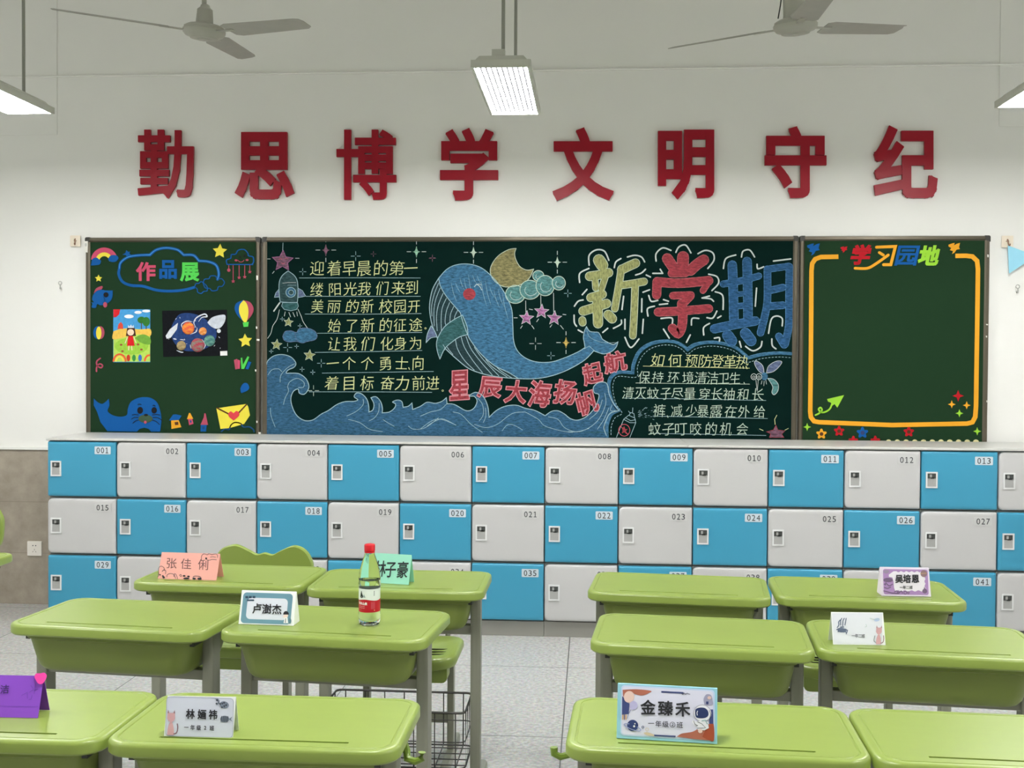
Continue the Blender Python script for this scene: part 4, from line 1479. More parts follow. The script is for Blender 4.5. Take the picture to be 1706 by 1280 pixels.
foam('bush_cutout', 'dark blue foam bush under the yellow envelope', 'wall decoration', lambda A: A.line(ZA(spline([(885, 1206), (905, 1190), (930, 1194), (940, 1170), (965, 1152), (1000, 1158), (1015, 1178), (1050, 1178), (1075, 1195), (1078, 1208)])), 7 * ZA.s, f_blued))

# ---- the two pictures
def paper(name, label, corners, m, thick=0.001):
    t = thing(name, label, 'picture', wallmap(*ZA.p(*corners[3]), 0))
    A = Art(wallmap, 0.0002, 0.0003, thick)
    A.poly(ZA(corners), m)
    A.build('paper_sheet', t)
    return t


def pic():
    return Art(wallmap, 0.0015, 0.00025, 0)


def pm(n, c, no=0.25):
    return mat('crayon_' + n, c, 0.85, noise=no, nscale=60, spec=0.1)


t = paper('child_painting', 'bright painting of a girl in a red dress on the left board', [(245, 482), (463, 482), (463, 795), (244, 795)], pm('sky', (72, 150, 206)))
A = pic()
A.poly(ZA(spline([(246, 612), (290, 598), (340, 595), (400, 600), (463, 598)]) + [(463, 792), (246, 792)]), pm('meadow', (178, 208, 92)), 0)
A.poly(ZA(spline([(246, 612), (290, 598), (340, 595), (400, 602), (463, 598), (463, 640), (400, 630), (340, 640), (246, 660), (246, 612)])[:-1]), pm('gold', (228, 186, 84)), 1)
A.poly(ZA(ellipse(352, 700, 100, 50)), pm('lawn', (150, 196, 70)), 2)
A.poly(ZA(spline([(372, 650), (420, 630), (462, 650), (462, 690), (410, 680), (372, 650)])[:-1]), pm('bushes', (110, 160, 62)), 3)
A.poly(ZA([(246, 482), (286, 482), (280, 512), (262, 528), (246, 530)]), pm('sun', (202, 40, 48)), 1)
for x, y, a, b in ((338, 524, 28, 11), (392, 500, 22, 9), (440, 492, 24, 8)):
    A.poly(ZA(ellipse(x, y, a, b)), pm('white', (232, 236, 240)), 1)
A.poly(ZA(ellipse(412, 545, 24, 20)), pm('tree', (52, 112, 48)), 1)
A.poly(ZA(ellipse(440, 555, 22, 28)), pm('tree', (52, 112, 48)), 2)
for x in (412, 440):
    A.line(ZA([(x, 565), (x, 598)]), 1.5, pm('trunk', (96, 70, 42)), 1)
A.poly(ZA([(270, 598), (276, 570), (290, 556), (302, 572), (304, 598)]), pm('hut', (206, 76, 60)), 2)
A.build('landscape', t)
A = pic()
A.poly(ZA([(328, 590), (372, 590), (380, 640), (370, 640), (330, 640), (320, 640)]), pm('hair', (70, 44, 34)), 4)
A.poly(ZA(ellipse(348, 618, 20, 19)), pm('face', (240, 206, 180)), 5)
A.poly(ZA([(334, 640), (362, 640), (372, 698), (326, 698)]), pm('dress', (206, 36, 40)), 5)
A.line(ZA([(328, 650), (316, 682)]), 1.4, pm('face', (240, 206, 180)), 5)
A.line(ZA([(368, 650), (380, 680)]), 1.4, pm('face', (240, 206, 180)), 5)
A.line(ZA([(338, 700), (336, 722)]), 1.6, pm('face', (240, 206, 180)), 5)
A.line(ZA([(354, 700), (356, 722)]), 1.6, pm('face', (240, 206, 180)), 5)
A.poly(ZA([(332, 592), (334, 574), (342, 584), (350, 572), (358, 584), (366, 574), (368, 592)]), pm('crown', (206, 214, 226)), 6)
A.build('girl_figure', t)
A = pic()
for r, m in ((36, pm('arch', (226, 96, 56))), (22, pm('arch2', (240, 214, 90)))):
    A.line(ZA(ellipse(283, 792, r, r + 8, 14, 180, 360)), 3, m, 5, cap=False)
A.build('rainbow_arch', t)
A = pic()
A.line(ZA(ellipse(458, 790, 26, 36, 14, 180, 280)), 3, pm('arch', (226, 96, 56)), 5, cap=False)
A.build('rainbow_arch', t)
for x, m in ((335, (190, 60, 40)), (368, (60, 140, 70)), (404, (60, 110, 190))):
    A = pic()
    A.poly(ZA(ellipse(x, 770, 11, 20)), pm('tulip%d' % x, m), 6)
    A.build('tulip', t)
for x, y in ((292, 692), (412, 720), (300, 730), (392, 690)):
    A = pic()
    A.poly(ZA(ellipse(x, y, 8, 6)), pm('flower', (150, 84, 60)), 6)
    A.build('hill_flower', t)

t = paper('space_collage', 'black space collage with coloured planet balls, right picture on the left board', [(534, 490), (918, 484), (924, 757), (540, 764)], pm('night', (18, 20, 24), 0.4))
A = pic()
A.poly(ZA(spline([(600, 560), (640, 510), (720, 508), (790, 540), (850, 600), (850, 660), (800, 710), (720, 730), (650, 720), (600, 670), (585, 610), (600, 560)])[:-1]), pm('galaxy', (38, 62, 112), 0.6), 0)
for l, w in (([(735, 590), (722, 560), (740, 530), (785, 510), (800, 525), (770, 530), (750, 555)], 2.2), ([(655, 595), (650, 570), (680, 552), (715, 556)], 1.6), ([(700, 630), (735, 615), (742, 590)], 1.6), ([(770, 660), (790, 690), (780, 718)], 1.5), ([(620, 725), (645, 735), (660, 736)], 1.8), ([(600, 655), (620, 660)], 2.2), ([(640, 660), (668, 664)], 1.2), ([(815, 680), (850, 672)], 1.2), ([(700, 690), (705, 715)], 1.5)):
    A.line(ZA(spline(l)), w, pm('foil', (206, 210, 218)), 2, taper=True)
random.seed(4)
for k in range(16):
    x, y = random.uniform(560, 900), random.uniform(510, 745)
    A.line(ZA([(x, y), (x + random.uniform(-8, 8), y + random.uniform(-8, 8))]), 0.8, pm('foil', (206, 210, 218)), 1)
A.poly(ZA([(878, 730), (920, 728), (921, 755), (879, 756)]), pm('tag', (226, 226, 226), 0), 3)
A.build('starry_pattern', t)
A = pic()
A.poly(ZA([(555, 640), (580, 600), (628, 562), (622, 600), (600, 630), (585, 650), (562, 656)]), pm('foil', (206, 210, 218)), 2)
A.build('silver_rocket', t)
A = pic()
A.poly(ZA(spline([(802, 560), (830, 530), (880, 515), (908, 518), (905, 555), (880, 590), (850, 596), (820, 580), (802, 560)])[:-1]), pm('foil2', (190, 196, 206), 0.35), 2)
A.poly(ZA(ellipse(870, 610, 12)), pm('foil', (206, 210, 218)), 2)
A.build('silver_craft', t)
for x, y, r, c1, c2 in ((689, 594, 38, (226, 96, 72), (238, 168, 60)), (775, 612, 24, (220, 130, 60), (240, 200, 140)), (648, 697, 29, (150, 130, 96), (190, 170, 120)), (745, 694, 42, (176, 66, 84), (90, 150, 130)), (815, 668, 34, (70, 120, 120), (120, 170, 150))):
    m = pm('planet%d' % x, c1, 0)
    g = G()
    c = wallmap(*ZA.p(x, y), 0.0018)
    R = r * ZA.s / 295
    g.lathe([(R * math.sin(a), -R * 0.45 * math.cos(a)) for a in [0.02 + k * PI / 2 / 6 for k in range(7)]], chalk('planet_paint%d' % x, c1, c2, scale=30, lo=.4, hi=.55))
    g.v = [(a, c_, b) for a, b, c_ in g.v]
    g.build('planet_ball', t, loc=Vector(c) - t.location, smooth=True)

# ================================================================ FOAM ON THE RIGHT BOARD
def yframe(A):
    A.line(ZE([(258, 161), (160, 163), (128, 175), (111, 200), (107, 240), (104, 700), (100, 1030), (104, 1062), (122, 1085), (150, 1090), (560, 1106), (980, 1098), (1010, 1090), (1026, 1060), (1030, 1000), (1041, 230), (1036, 185), (1010, 160), (975, 156), (914, 157)]), 25 * ZE.s, f_org, cap=False)


foam('frame_outline_cutout', 'long orange foam line framing the empty green board', 'wall decoration', yframe)
for ch, x, y, w, h, m, lb in (('学', 385, 150, 108, 114, f_red, 'red foam heading character, first on the right board'), ('习', 485, 150, 126, 110, f_org, 'orange foam heading character, second on the right board'), ('园', 644, 155, 122, 112, f_blue, 'blue foam heading character, third on the right board'), ('地', 768, 154, 116, 114, f_lime, 'lime foam heading character, last on the right board')):
    if ch == '习':
        foam('foam_character', lb, 'letter', lambda A: (A.line(ZE([(472, 108), (578, 104), (552, 206), (512, 206)]), 16 * ZE.s, m), A.line(ZE([(488, 138), (510, 152)]), 15 * ZE.s, m), A.line(ZE(spline([(538, 152), (470, 200), (420, 226), (352, 226)])), 15 * ZE.s, m)), 'foam heading characters on the right board')
    else:
        foam('foam_character', lb, 'letter', lambda A: A.char(ch, *ZE.p(x, y), w * ZE.s, m, h * ZE.s, bold=0.022 if ch == '园' else 0.045, fit=True, shear=0.22), 'foam heading characters on the right board')


def bird(x, y, s, m):
    return lambda A: A.poly(ZE([(x + a * s, y + b * s) for a, b in ((-30, -22), (-8, -30), (4, -32), (0, -18), (18, -28), (34, -32), (28, -8), (34, 2), (14, 6), (4, 22), (-10, 30), (-4, 14), (-22, 8), (-14, -4), (-30, -12))]), m)


foam('bird_cutout', 'blue foam swallow in the top left corner of the right board', 'wall decoration', bird(116, 122, 1.1, f_blue), 'foam swallows')
foam('bird_cutout', 'orange foam swallow above the right end of the orange line', 'wall decoration', bird(906, 116, 1.0, f_org), 'foam swallows')
foam('maple_leaf_cutout', 'tiny dark red foam bird left of the heading', 'wall decoration', bird(288, 122, 0.58, f_red), 'foam swallows')
foam('paper_plane_cutout', 'lime green foam paper plane with a curly trail', 'wall decoration', lambda A: (A.poly(ZE([(195, 960), (290, 938), (252, 1008), (236, 988), (226, 996), (216, 980), (200, 974)]), f_lime, 0), A.line(ZE(spline([(222, 988), (210, 1015), (185, 1032), (160, 1034), (147, 1018), (158, 1008), (166, 1022), (150, 1040), (130, 1050)])), 9 * ZE.s, f_lime, 0)))


def spark(z, x, y, r, m):
    return lambda A: A.poly(z(star(x, y, r, r * .38, 4)), m)


for x, y, r, m, lb in ((930, 942, 32, f_red, 'red foam sparkle inside the lower right of the orange line'), (894, 990, 22, f_org, 'left orange foam sparkle below the red one'), (978, 995, 22, f_org, 'right orange foam sparkle below the red one'), (937, 1040, 22, f_lime, 'lime foam sparkle, lowest of the sparkle group'), (83, 1117, 22, f_lime, 'lime foam sparkle in the lower left corner of the right board'), (1037, 1141, 22, f_lime, 'lime foam sparkle in the lower right corner of the right board')):
    foam('sparkle_cutout', lb, 'wall decoration', spark(ZE, x, y, r, m), 'foam sparkles on the right board')


def flower(x, y, r, m, cm):
    def d(A):
        A.poly(ZE([(x + r * (0.82 + 0.22 * math.cos(5 * a)) * math.sin(a), y - r * (0.82 + 0.22 * math.cos(5 * a)) * math.cos(a)) for a in [2 * PI * k / 40 for k in range(40)]]), m)
    return d


for x, y, r, m, cm, lb in ((163, 1156, 29, f_org, f_choc, 'orange foam flower with a dark red centre under the orange line'), (262, 1140, 29, f_red, f_choc, 'red foam flower between the orange and the blue flower'), (393, 1149, 32, f_blue, mat('navy_foam', (20, 44, 96), .7), 'blue foam flower under the orange line'), (653, 1144, 29, f_red, f_choc, 'red foam flower right of the middle under the orange line')):
    foam('flower_cutout', lb, 'wall decoration', flower(x, y, r, m, cm), 'foam flowers', (('flower_centre', lambda B: B.poly(ZE(ellipse(x, y, r * .36)), cm)),))
for x, lb in ((342, 'half hidden red foam flower left of and below the blue flower'), (465, 'half hidden red foam flower right of and below the blue flower')):
    foam('flower_cutout', lb, 'wall decoration', flower(x, 1194, 27, f_red, f_choc), 'foam flowers')


def scallop(A):
    A.poly(ZE([(515, 1206)] + [p for k in range(11) for p in ellipse(540 + 49 * k, 1202, 16, 15, 8, 180, 360)] + [(1056, 1206)]), mat('cream_foam', (222, 214, 160), 0.7))


foam('scallop_border_cutout', 'cream scalloped foam strip along the bottom of the right board', 'wall decoration', scallop)

# ================================================================ RED WALL CHARACTERS
m_redf = mat('red_acrylic', (150, 6, 32), 0.4, spec=0.3)
ORD = ('first', 'second', 'third', 'fourth', 'fifth', 'sixth', 'seventh', 'eighth')
for i, (ch, x0, x1, y0, y1) in enumerate((('勤', 229.5, 322.5, 216, 330), ('思', 392, 489, 220, 332), ('博', 560.5, 660, 216, 333), ('学', 733, 830, 214, 334), ('文', 921, 1022, 213, 334), ('明', 1096, 1190, 216, 331), ('守', 1274, 1377, 211, 330), ('纪', 1456, 1562, 210, 330))):
    A = Art(lambda x, y, t: Vector((ray_y(x, y, -0.018).x, -t, ray_y(x, y, -0.018).z)), 0.002, 0.0004, 0.018)
    A.char(ch, (x0 + x1) / 2, (y0 + y1) / 2, x1 - x0, m_redf, y1 - y0, bold=0.019 if ch in '勤博' else 0.032, fit=True)
    tag(A.build('wall_character'), 'big dark red raised character %s, %s from the left above the boards' % (ch, ORD[i]), 'letter', 'red characters of the wall slogan')

# ================================================================ HOOKS AND BUNTING ON THE WALL
m_hookp = mat('cream_adhesive_pad', (226, 214, 196), 0.6)
m_brass = mat('brass_hook', (140, 104, 84), 0.35, metal=0.6)


def adh_hook(label, px, py):
    p = ray_y(px, py, -0.002)
    t = thing('adhesive_hook', label, 'hook', (p.x, -0.0125 if px > 1600 else -0.0125, p.z), 0, 'adhesive wall hooks')
    g = G()
    g.loft([[(x, y, z) for x, z in rrect(0.062, 0.064, 0.004, 3)] for y in (0, -0.002)], m_hookp)
    g.build('pad', t)
    g = G()
    g.tube([(0, -0.002, 0.012), (0, -0.008, 0.008), (0.002, -0.010, -0.012), (0.004, -0.014, -0.022), (0.006, -0.022, -0.024), (0.006, -0.026, -0.014)], 0.0032, m_brass, 8)
    g.lathe([(0.009, 0), (0.009, 0.003), (0.0, 0.004)], m_brass, (0, 0, 0))
    g.v[-2 * 0:] = g.v[-2 * 0:]
    g.build('hook', t, smooth=True)


adh_hook('cream square adhesive hook left of the left board', 127, 402)
adh_hook('cream square adhesive hook right of the right board, holding the blue flag', 1677, 403)
a = [ray_y(x, y, -0.03) for x, y in ((1679, 409), (1706, 419), (1730, 424), (1681, 456))]
g = G()
o = a[0]
P = [(a[0] - o), (a[1] - o), (a[2] - o), (a[3] - o)]
fr = [(p.x, p.y - 0.0008, p.z) for p in P]
bk = [(p.x, p.y + 0.0008, p.z) for p in P]
g.add(fr + bk, [(0, 3, 2, 1), (4, 5, 6, 7), (0, 1, 5, 4), (1, 2, 6, 5), (2, 3, 7, 6), (3, 0, 4, 7)], mat('pale_blue_felt', (150, 208, 230), 0.8, noise=0.05))
tag(g.build('bunting_flag', loc=o), 'pale blue triangular bunting flag hanging from the right wall hook', 'flag')
for px, py, lb in ((102, 472, 'tiny screw eye in the wall left of the left board'), (1694, 478, 'tiny screw eye in the wall below the blue flag')):
    p = ray_y(px, py, -0.01)
    g = G()
    g.tube([(0.010 * math.cos(q), 0, 0.010 * math.sin(q)) for q in [2 * PI * k / 12 for k in range(13)]], 0.0022, mat('zinc', (176, 176, 172), 0.35, metal=0.6), 6)
    g.tube([(0, 0, -0.010), (0.001, 0, -0.022), (0.0, 0.001, -0.032)], 0.0026, MATS['zinc'], 6)
    g.box((-0.004, 0.0, -0.034), (0.004, 0.011, -0.026), MATS['zinc'])
    tag(g.build('screw_eye', loc=(p.x, -0.0235, p.z)), lb, 'hook', 'tiny screw eyes')
# ================================================================ DESKS
DW, DD, DH = 0.58, 0.37, 0.70
DH3 = 0.68
m_top = mat('green_desk_plastic', (139, 158, 74), 0.33, noise=0.05, nscale=9, bump=0.02, bscale=25, stretch=(1, 3, 1))
m_bin_shaded = mat('shaded_green_bin_plastic', (120, 135, 60), 0.42)  # desk plastic darkened, the shade under the top put into the colour
m_leg = mat('grey_green_steel', (143, 144, 130), 0.4, metal=0.25)
m_legd = mat('dark_steel_bracket', (52, 54, 48), 0.5)
m_wire = mat('dark_wire', (74, 72, 70), 0.4, metal=0.5)
m_hook = mat('green_hook', (120, 146, 50), 0.4)


def desk_top():
    g = G()

    def ring(ins, z):
        return [(x, y, z) for x, y in rrect(DW - 2 * ins, DD - 2 * ins, 0.055 - ins * 0.8, 6)]
    z = DH
    rings = [ring(0.012, z - 0.03), ring(0.004, z - 0.0295), ring(0.0, z - 0.025), ring(0.0, z - 0.008), ring(0.002, z - 0.003), ring(0.006, z - 0.0004), ring(0.010, z), ring(0.017, z), ring(0.0185, z - 0.0018), ring(0.0205, z - 0.0018), ring(0.022, z - 0.0004)]
    g.loft(rings, m_top, (True, False))
    o0 = len(rings[0]) * (len(rings) - 1)
    n = len(rings[0])                      # 28 points, 7 per corner
    y0, y1, xs = -DD / 2 + 0.046, -DD / 2 + 0.054, 0.188
    zt = z - 0.0004
    b = len(g.v)
    g.v += [(-xs, y0, zt), (xs, y0, zt), (xs, y1, zt), (-xs, y1, zt), (-xs + 0.004, y0, zt - 0.006), (xs - 0.004, y0, zt - 0.006), (xs - 0.004, y1, zt - 0.006), (-xs + 0.004, y1, zt - 0.006)]
    k = g.mi(m_top)

    def f(*idx):
        g.f.append(list(idx))
        g.m.append(k)
    R = lambda a, e: [o0 + i % n for i in range(a, e + 1)]
    f(*(R(3, 10) + [b + 1, b]))
    f(*(R(10, 17) + [b + 2, b + 1]))
    f(*(R(17, 24) + [b + 3, b + 2]))
    f(*(R(24, 31) + [b, b + 3]))
    f(b, b + 1, b + 5, b + 4)
    f(b + 1, b + 2, b + 6, b + 5)
    f(b + 2, b + 3, b + 7, b + 6)
    f(b + 3, b, b + 4, b + 7)
    f(b + 4, b + 5, b + 6, b + 7)
    return g


def make_desk(label, hook=0):
    t = thing('student_desk', label, 'desk', group='green student desks')
    desk_top().build('desktop', t, smooth=True)
    g = G()
    z = DH
    prof = [(0.500, 0.315, 0.045, -0.03), (0.500, 0.315, 0.045, -0.042), (0.486, 0.305, 0.045, -0.045), (0.462, 0.286, 0.05, -0.105), (0.452, 0.278, 0.05, -0.122), (0.436, 0.262, 0.05, -0.133), (0.41, 0.236, 0.045, -0.138)]
    g.loft([[(x, y - 0.004, z + dz) for x, y in rrect(w, d, r, 7)] for w, d, r, dz in prof], m_bin_shaded)
    g.build('book_bin', t, smooth=True)
    for s in (-1, 1):
        g = G()
        x = s * (DW / 2 - 0.036)
        y = -0.03
        # fluted oval post
        pts = [(x - 0.0165, y - 0.024), (x - 0.005, y - 0.027), (x, y - 0.0255), (x + 0.005, y - 0.027), (x + 0.0165, y - 0.024), (x + 0.0165, y + 0.024), (x - 0.0165, y + 0.024)]
        g.loft([[(px, py, zz) for px, py in pts] for zz in (0.028, z - 0.03)], m_leg)
        l = g.build('leg', t, bevel=0.003)
        g = G()
        g.loft([[(xx, yy, zz) for xx, yy in rrect(0.04 - d, 0.40 - d, 0.015, 3, x, 0)] for d, zz in ((0, 0.0), (0, 0.022), (0.008, 0.03))], m_leg)
        g.build('foot', l)
        g = G()
        xb = s * (DW / 2 - 0.0285)
        g.box((xb - 0.006 - 0.017 * s, -0.135, z - 0.05), (xb + 0.006 - 0.017 * s, 0.13, z - 0.03), m_legd)
        g.build('top_bracket', t)
    g = G()
    g.box((-DW / 2 + 0.05, -0.045, z - 0.168), (DW / 2 - 0.05, -0.012, z - 0.1385), m_leg)
    g.build('crossbar', t, bevel=0.003)
    if hook:
        g = G()
        x = hook * (DW / 2 - 0.012)
        P = [(x, -0.02, z - 0.034), (x + hook * 0.008, -0.03, z - 0.05), (x + hook * 0.01, -0.04, z - 0.062), (x + hook * 0.028, -0.045, z - 0.066), (x + hook * 0.040, -0.045, z - 0.060), (x + hook * 0.041, -0.045, z - 0.046)]
        g.tube(P, 0.008, m_hook, 8)
        g.box((x - 0.006, -0.035, z - 0.05), (x + 0.006, -0.005, z - 0.03), m_hook)
        g.build('bag_hook', t, smooth=True)
    return t


base = make_desk('green student desk with the orange pink paper card, back row')
hook_r = make_desk('green student desk with the cat name card, front row of the left pair', 1)
hook_l = make_desk('green student desk with the light blue astronaut name card, front row of the right pair', -1)
XD, YD, _ = ray_z(30, 921, DH)
DESKS = {
    '1L': (1.680, -2.740, -0.05, base, None),
    '1l': (2.282, -2.778, 0.0, None, 'green student desk with the mint paper name card, back row, right of the left pair'),
    '1R': (3.188, -2.762, -0.10, None, 'green student desk with nothing on it, back row, left of the right pair'),
    '1r': (3.790, -2.772, -0.06, None, 'green student desk with the lilac name card, back row, right of the right pair'),
    '2L': (1.578, -3.353, -0.09, None, 'green student desk with nothing on it, middle row, left of the left pair'),
    '2l': (2.190, -3.385, -0.09, None, 'green student desk with the water bottle on it'),
    '2R': (3.198, -3.406, -0.09, None, 'green student desk with nothing on it, middle row, left of the right pair'),
    '2r': (3.785, -3.430, -0.09, None, 'green student desk with the glossy white name card, middle row, right of the right pair'),
    '3L': (1.650, -4.184, 0.0, None, 'green student desk with the purple paper card, front row at the left photo edge'),
    '3l': (2.246, -4.184, 0.0, hook_r, None),
    '3R': (3.158, -4.145, -0.045, hook_l, None),
    '3r': (3.753, -4.172, -0.045, None, 'green student desk with nothing on it, front row at the bottom right photo corner'),
    'X': (XD - DW / 2, YD - DD, 0.0, None, 'green student desk cut by the left photo edge, in front of the beige tiles'),
}
for k, (x, y, a, o, lab) in DESKS.items():
    if o is None:
        o = copy_tree(base)
        o['label'] = lab
    # x, y is the middle of the near edge
    o.location = (x - math.sin(a) * DD / 2, y + math.cos(a) * DD / 2, 0)
    o.rotation_euler = (0, 0, a)
    if k[0] == '3':                        # the front row is set a little lower
        o.scale = (1.02, 0.94, DH3 / DH)
    DESKS[k] = o
# wire basket hung between the posts of one desk
g = G()
bx0, bx1, by0, by1, bz0, bz1 = -0.235, 0.232, -0.16, 0.06, 0.125, 0.305
ringp = [(x, y, bz1) for x, y in rrect(bx1 - bx0, by1 - by0, 0.02, 3, (bx0 + bx1) / 2, (by0 + by1) / 2)]
g.tube(ringp + ringp[:1], 0.004, m_wire, 6)
ringp = [(x, y, bz0) for x, y in rrect(bx1 - bx0, by1 - by0, 0.02, 3, (bx0 + bx1) / 2, (by0 + by1) / 2)]
g.tube(ringp + ringp[:1], 0.003, m_wire, 6)
ringp = [(x, y, 0.21) for x, y in rrect(bx1 - bx0, by1 - by0, 0.02, 3, (bx0 + bx1) / 2, (by0 + by1) / 2)]
g.tube(ringp + ringp[:1], 0.002, m_wire, 6)
for k in range(7):
    x = bx0 + 0.03 + (bx1 - bx0 - 0.06) * k / 6
    g.tube([(x, by0, bz1), (x, by0, bz0), (x, by1, bz0), (x, by1, bz1)], 0.0022, m_wire, 6)
for k in range(4):
    y = by0 + 0.03 + (by1 - by0 - 0.06) * k / 3
    g.tube([(bx0, y, bz1), (bx0, y, bz0), (bx1, y, bz0), (bx1, y, bz1)], 0.0022, m_wire, 6)
g.build('wire_basket', DESKS['1l'], smooth=True)

# ================================================================ CHAIRS
def make_chair(label, hs, ht):
    t = thing('student_chair', label, 'chair', group='green student chairs')
    g = G()

    def ring(ins, z, dy=0):
        return [(x, y + dy, z) for x, y in rrect(0.38 - 2 * ins, 0.36 - 2 * ins, [max(0.01, q - ins * 0.6) for q in (0.10, 0.10, 0.06, 0.06)], 6)]
    g.loft([ring(0.02, hs - 0.045), ring(0.006, hs - 0.04), ring(0.0, hs - 0.026), ring(0.001, hs - 0.01), ring(0.006, hs - 0.003), ring(0.014, hs), ring(0.03, hs - 0.001), ring(0.06, hs - 0.006), ring(0.1, hs - 0.009)], m_top)
    s = g.build('seat', t, smooth=True)
    g = G()
    for k in range(3):
        for sx in (-1, 1):
            g.box((sx * 0.115 - 0.04, -0.085 + 0.035 * k, hs - 0.008), (sx * 0.115 + 0.04, -0.080 + 0.035 * k, hs - 0.0035), m_legd)
    g.build('vent_slots', s)
    g = G()
    g.loft([[(x, yy, z) for x, z in rrect(0.31, 0.062, [0.02, 0.02, 0.004, 0.004], 4, 0, hs - 0.073)] for yy in (-0.10, -0.02)], m_top)
    g.build('seat_bracket', t, bevel=0.004)
    for sx in (-1, 1):
        g = G()
        x = sx * 0.155
        g.box((x - 0.012, 0.0, 0.026), (x + 0.012, 0.042, hs - 0.04), m_leg)
        l = g.build('leg', t, bevel=0.004)
        g = G()
        g.loft([[(xx, yy, zz) for xx, yy in rrect(0.032 - d, 0.36 - d, 0.012, 3, x, 0.01)] for d, zz in ((0, 0), (0, 0.02), (0.008, 0.028))], m_leg)
        g.build('foot', l)
        g = G()
        x = sx * 0.12
        g.tube([(x, 0.06, hs - 0.05), (x, 0.15, hs - 0.048), (x, 0.185, hs - 0.03), (x, 0.2, hs + 0.03), (x, 0.215, ht - 0.06)], 0.011, m_leg, 8)
        g.build('back_support', t, smooth=True)
    g = G()
    g.box((-0.144, 0.008, 0.12), (0.144, 0.034, 0.152), m_leg)
    g.build('crossbar', t, bevel=0.003)
    g = G()
    out = spline([(-0.19, -0.15), (-0.198, -0.09), (-0.192, -0.05), (-0.165, -0.014), (-0.115, 0.0), (-0.065, -0.02), (-0.032, -0.036), (0, -0.03), (0.032, -0.036), (0.068, -0.018), (0.12, 0.002), (0.166, -0.014), (0.193, -0.052), (0.198, -0.09), (0.19, -0.15), (0.17, -0.175), (0.12, -0.18), (0, -0.18), (-0.12, -0.18), (-0.17, -0.175), (-0.19, -0.15)])[:-1]

    def ring(sc, y):
        return [(x * sc, y + 0.05 * x * x * -8 * 0.05 - 0.35 * x * x, ht + (z + 0.09) * (1 - (1 - sc) * 2) - 0.09) for x, z in out]
    g.loft([ring(0.975, 0.205), ring(1.0, 0.210), ring(1.0, 0.224), ring(0.975, 0.229)], m_top)
    g.build('backrest', t, smooth=True)
    return t


c1 = make_chair('green chair with a tall wavy backrest showing above the desk with the pink card', 0.42, 0.718)
c1.location = (1.64, -2.27, 0)
c1.rotation_euler = (0, 0, -0.05)
c2 = make_chair('green chair whose seat shows right of the grey post under the water bottle desk', 0.40, 0.625)
c2.location = (2.255, -2.30, 0)
for x, y, a, lb in ((3.22, -2.27, -0.08, 'green chair hidden behind the empty back row desk of the right pair'), (3.815, -2.29, -0.05, 'green chair whose backrest just shows above the desk with the lilac card')):
    c = copy_tree(c2)
    c.location = (x, y, 0)
    c.rotation_euler = (0, 0, a)
    c['label'] = lb
c3 = make_chair('green chair backrest cut by the left photo edge, behind the desk at the tiles', 0.48, 0.86)
c3.location = (ray_y(8, 880, YD + 0.2).x - 0.198, YD - 0.01, 0)

# ================================================================ NAME CARDS
def card(label, bl, br, L, depth, m, z_tl, z_tr, z_bl, closed, th, draw, dh=DH):
    """tent card; bl, br the near bottom corners on the desk; z_* corners of the face in the reading frame used by draw"""
    a, b = ray_z(*bl, dh), ray_z(*br, dh)
    w = (b - a).length
    rz = math.atan2(b.y - a.y, b.x - a.x)
    t = thing('name_card', label, 'name card', (a + b) / 2, rz, 'folded name cards on the desks')
    t.location.z = dh + 0.0003
    h = math.sqrt(L * L - (depth / 2) ** 2)
    g = G()
    X = w / 2
    if closed:
        g.loft([[(x, 0, 0), (x, depth, 0), (x, depth / 2 + 0.002, h), (x, depth / 2 - 0.002, h)] for x in (-X, X)], m)
        g.build('card_body', t, bevel=0.0012)
    else:
        k = th * 1.6
        o = [(0, 0), (depth / 2, h), (depth, 0)]
        i = [(th * 1.1, 0), (depth / 2, h - k * 1.5), (depth - th * 1.1, 0)]
        prof = [o[0], o[1], o[2], i[2], i[1], i[0]]
        g.loft([[(x, y, z) for y, z in prof] for x in (-X, X)], m, (False, False))
        for x, flip in ((-X, 0), (X, 1)):
            for q in ((0, 1, 4, 5), (1, 2, 3, 4)):
                g.add([(x, *prof[j]) for j in q], [(0, 1, 2, 3)], m)
        g.build('card_body', t)
    e = Vector((0, depth / 2 - (0.002 if closed else 0), h)).normalized()
    n = Vector((0, -e.z, e.y))
    tl, tr, bl_ = Vector(z_tl), Vector(z_tr), Vector(z_bl)
    U = tr - tl
    V = bl_ - tl
    det = U.x * V.y - U.y * V.x

    def mp(x, y, tt):
        d = Vector((x, y)) - tl
        u = (d.x * V.y - d.y * V.x) / det
        v = (U.x * d.y - U.y * d.x) / det
        return Vector((-X + u * w, 0, 0)) + e * (L * (1 - v)) + n * tt
    A = Art(mp, 0.0005, 0.0002, 0)
    A.S = U.length
    draw(A, t, mp)
    return t


ink = mat('card_ink', (26, 26, 34), 0.6)
inkd = mat('card_thin_ink', (60, 60, 74), 0.6)
paper_w = mat('card_white', (236, 238, 238), 0.35)


def word(A, s, xs, y, w, m=ink, h=None, bold=0.02, dy=0, rot=0, layer=5, shear=0):
    for i, (c, x) in enumerate(zip(s, xs)):
        A.char(c, x, y + dy * i, w, m, h, layer=layer, bold=bold, rot=rot, shear=shear)


def rr(A, x0, y0, x1, y1, r, skx=0, sky=0):
    return [(x + (y - y0) * skx, y + (x - x0) * sky) for x, y in rrect(x1 - x0, y1 - y0, r, 5, (x0 + x1) / 2, (y0 + y1) / 2)]


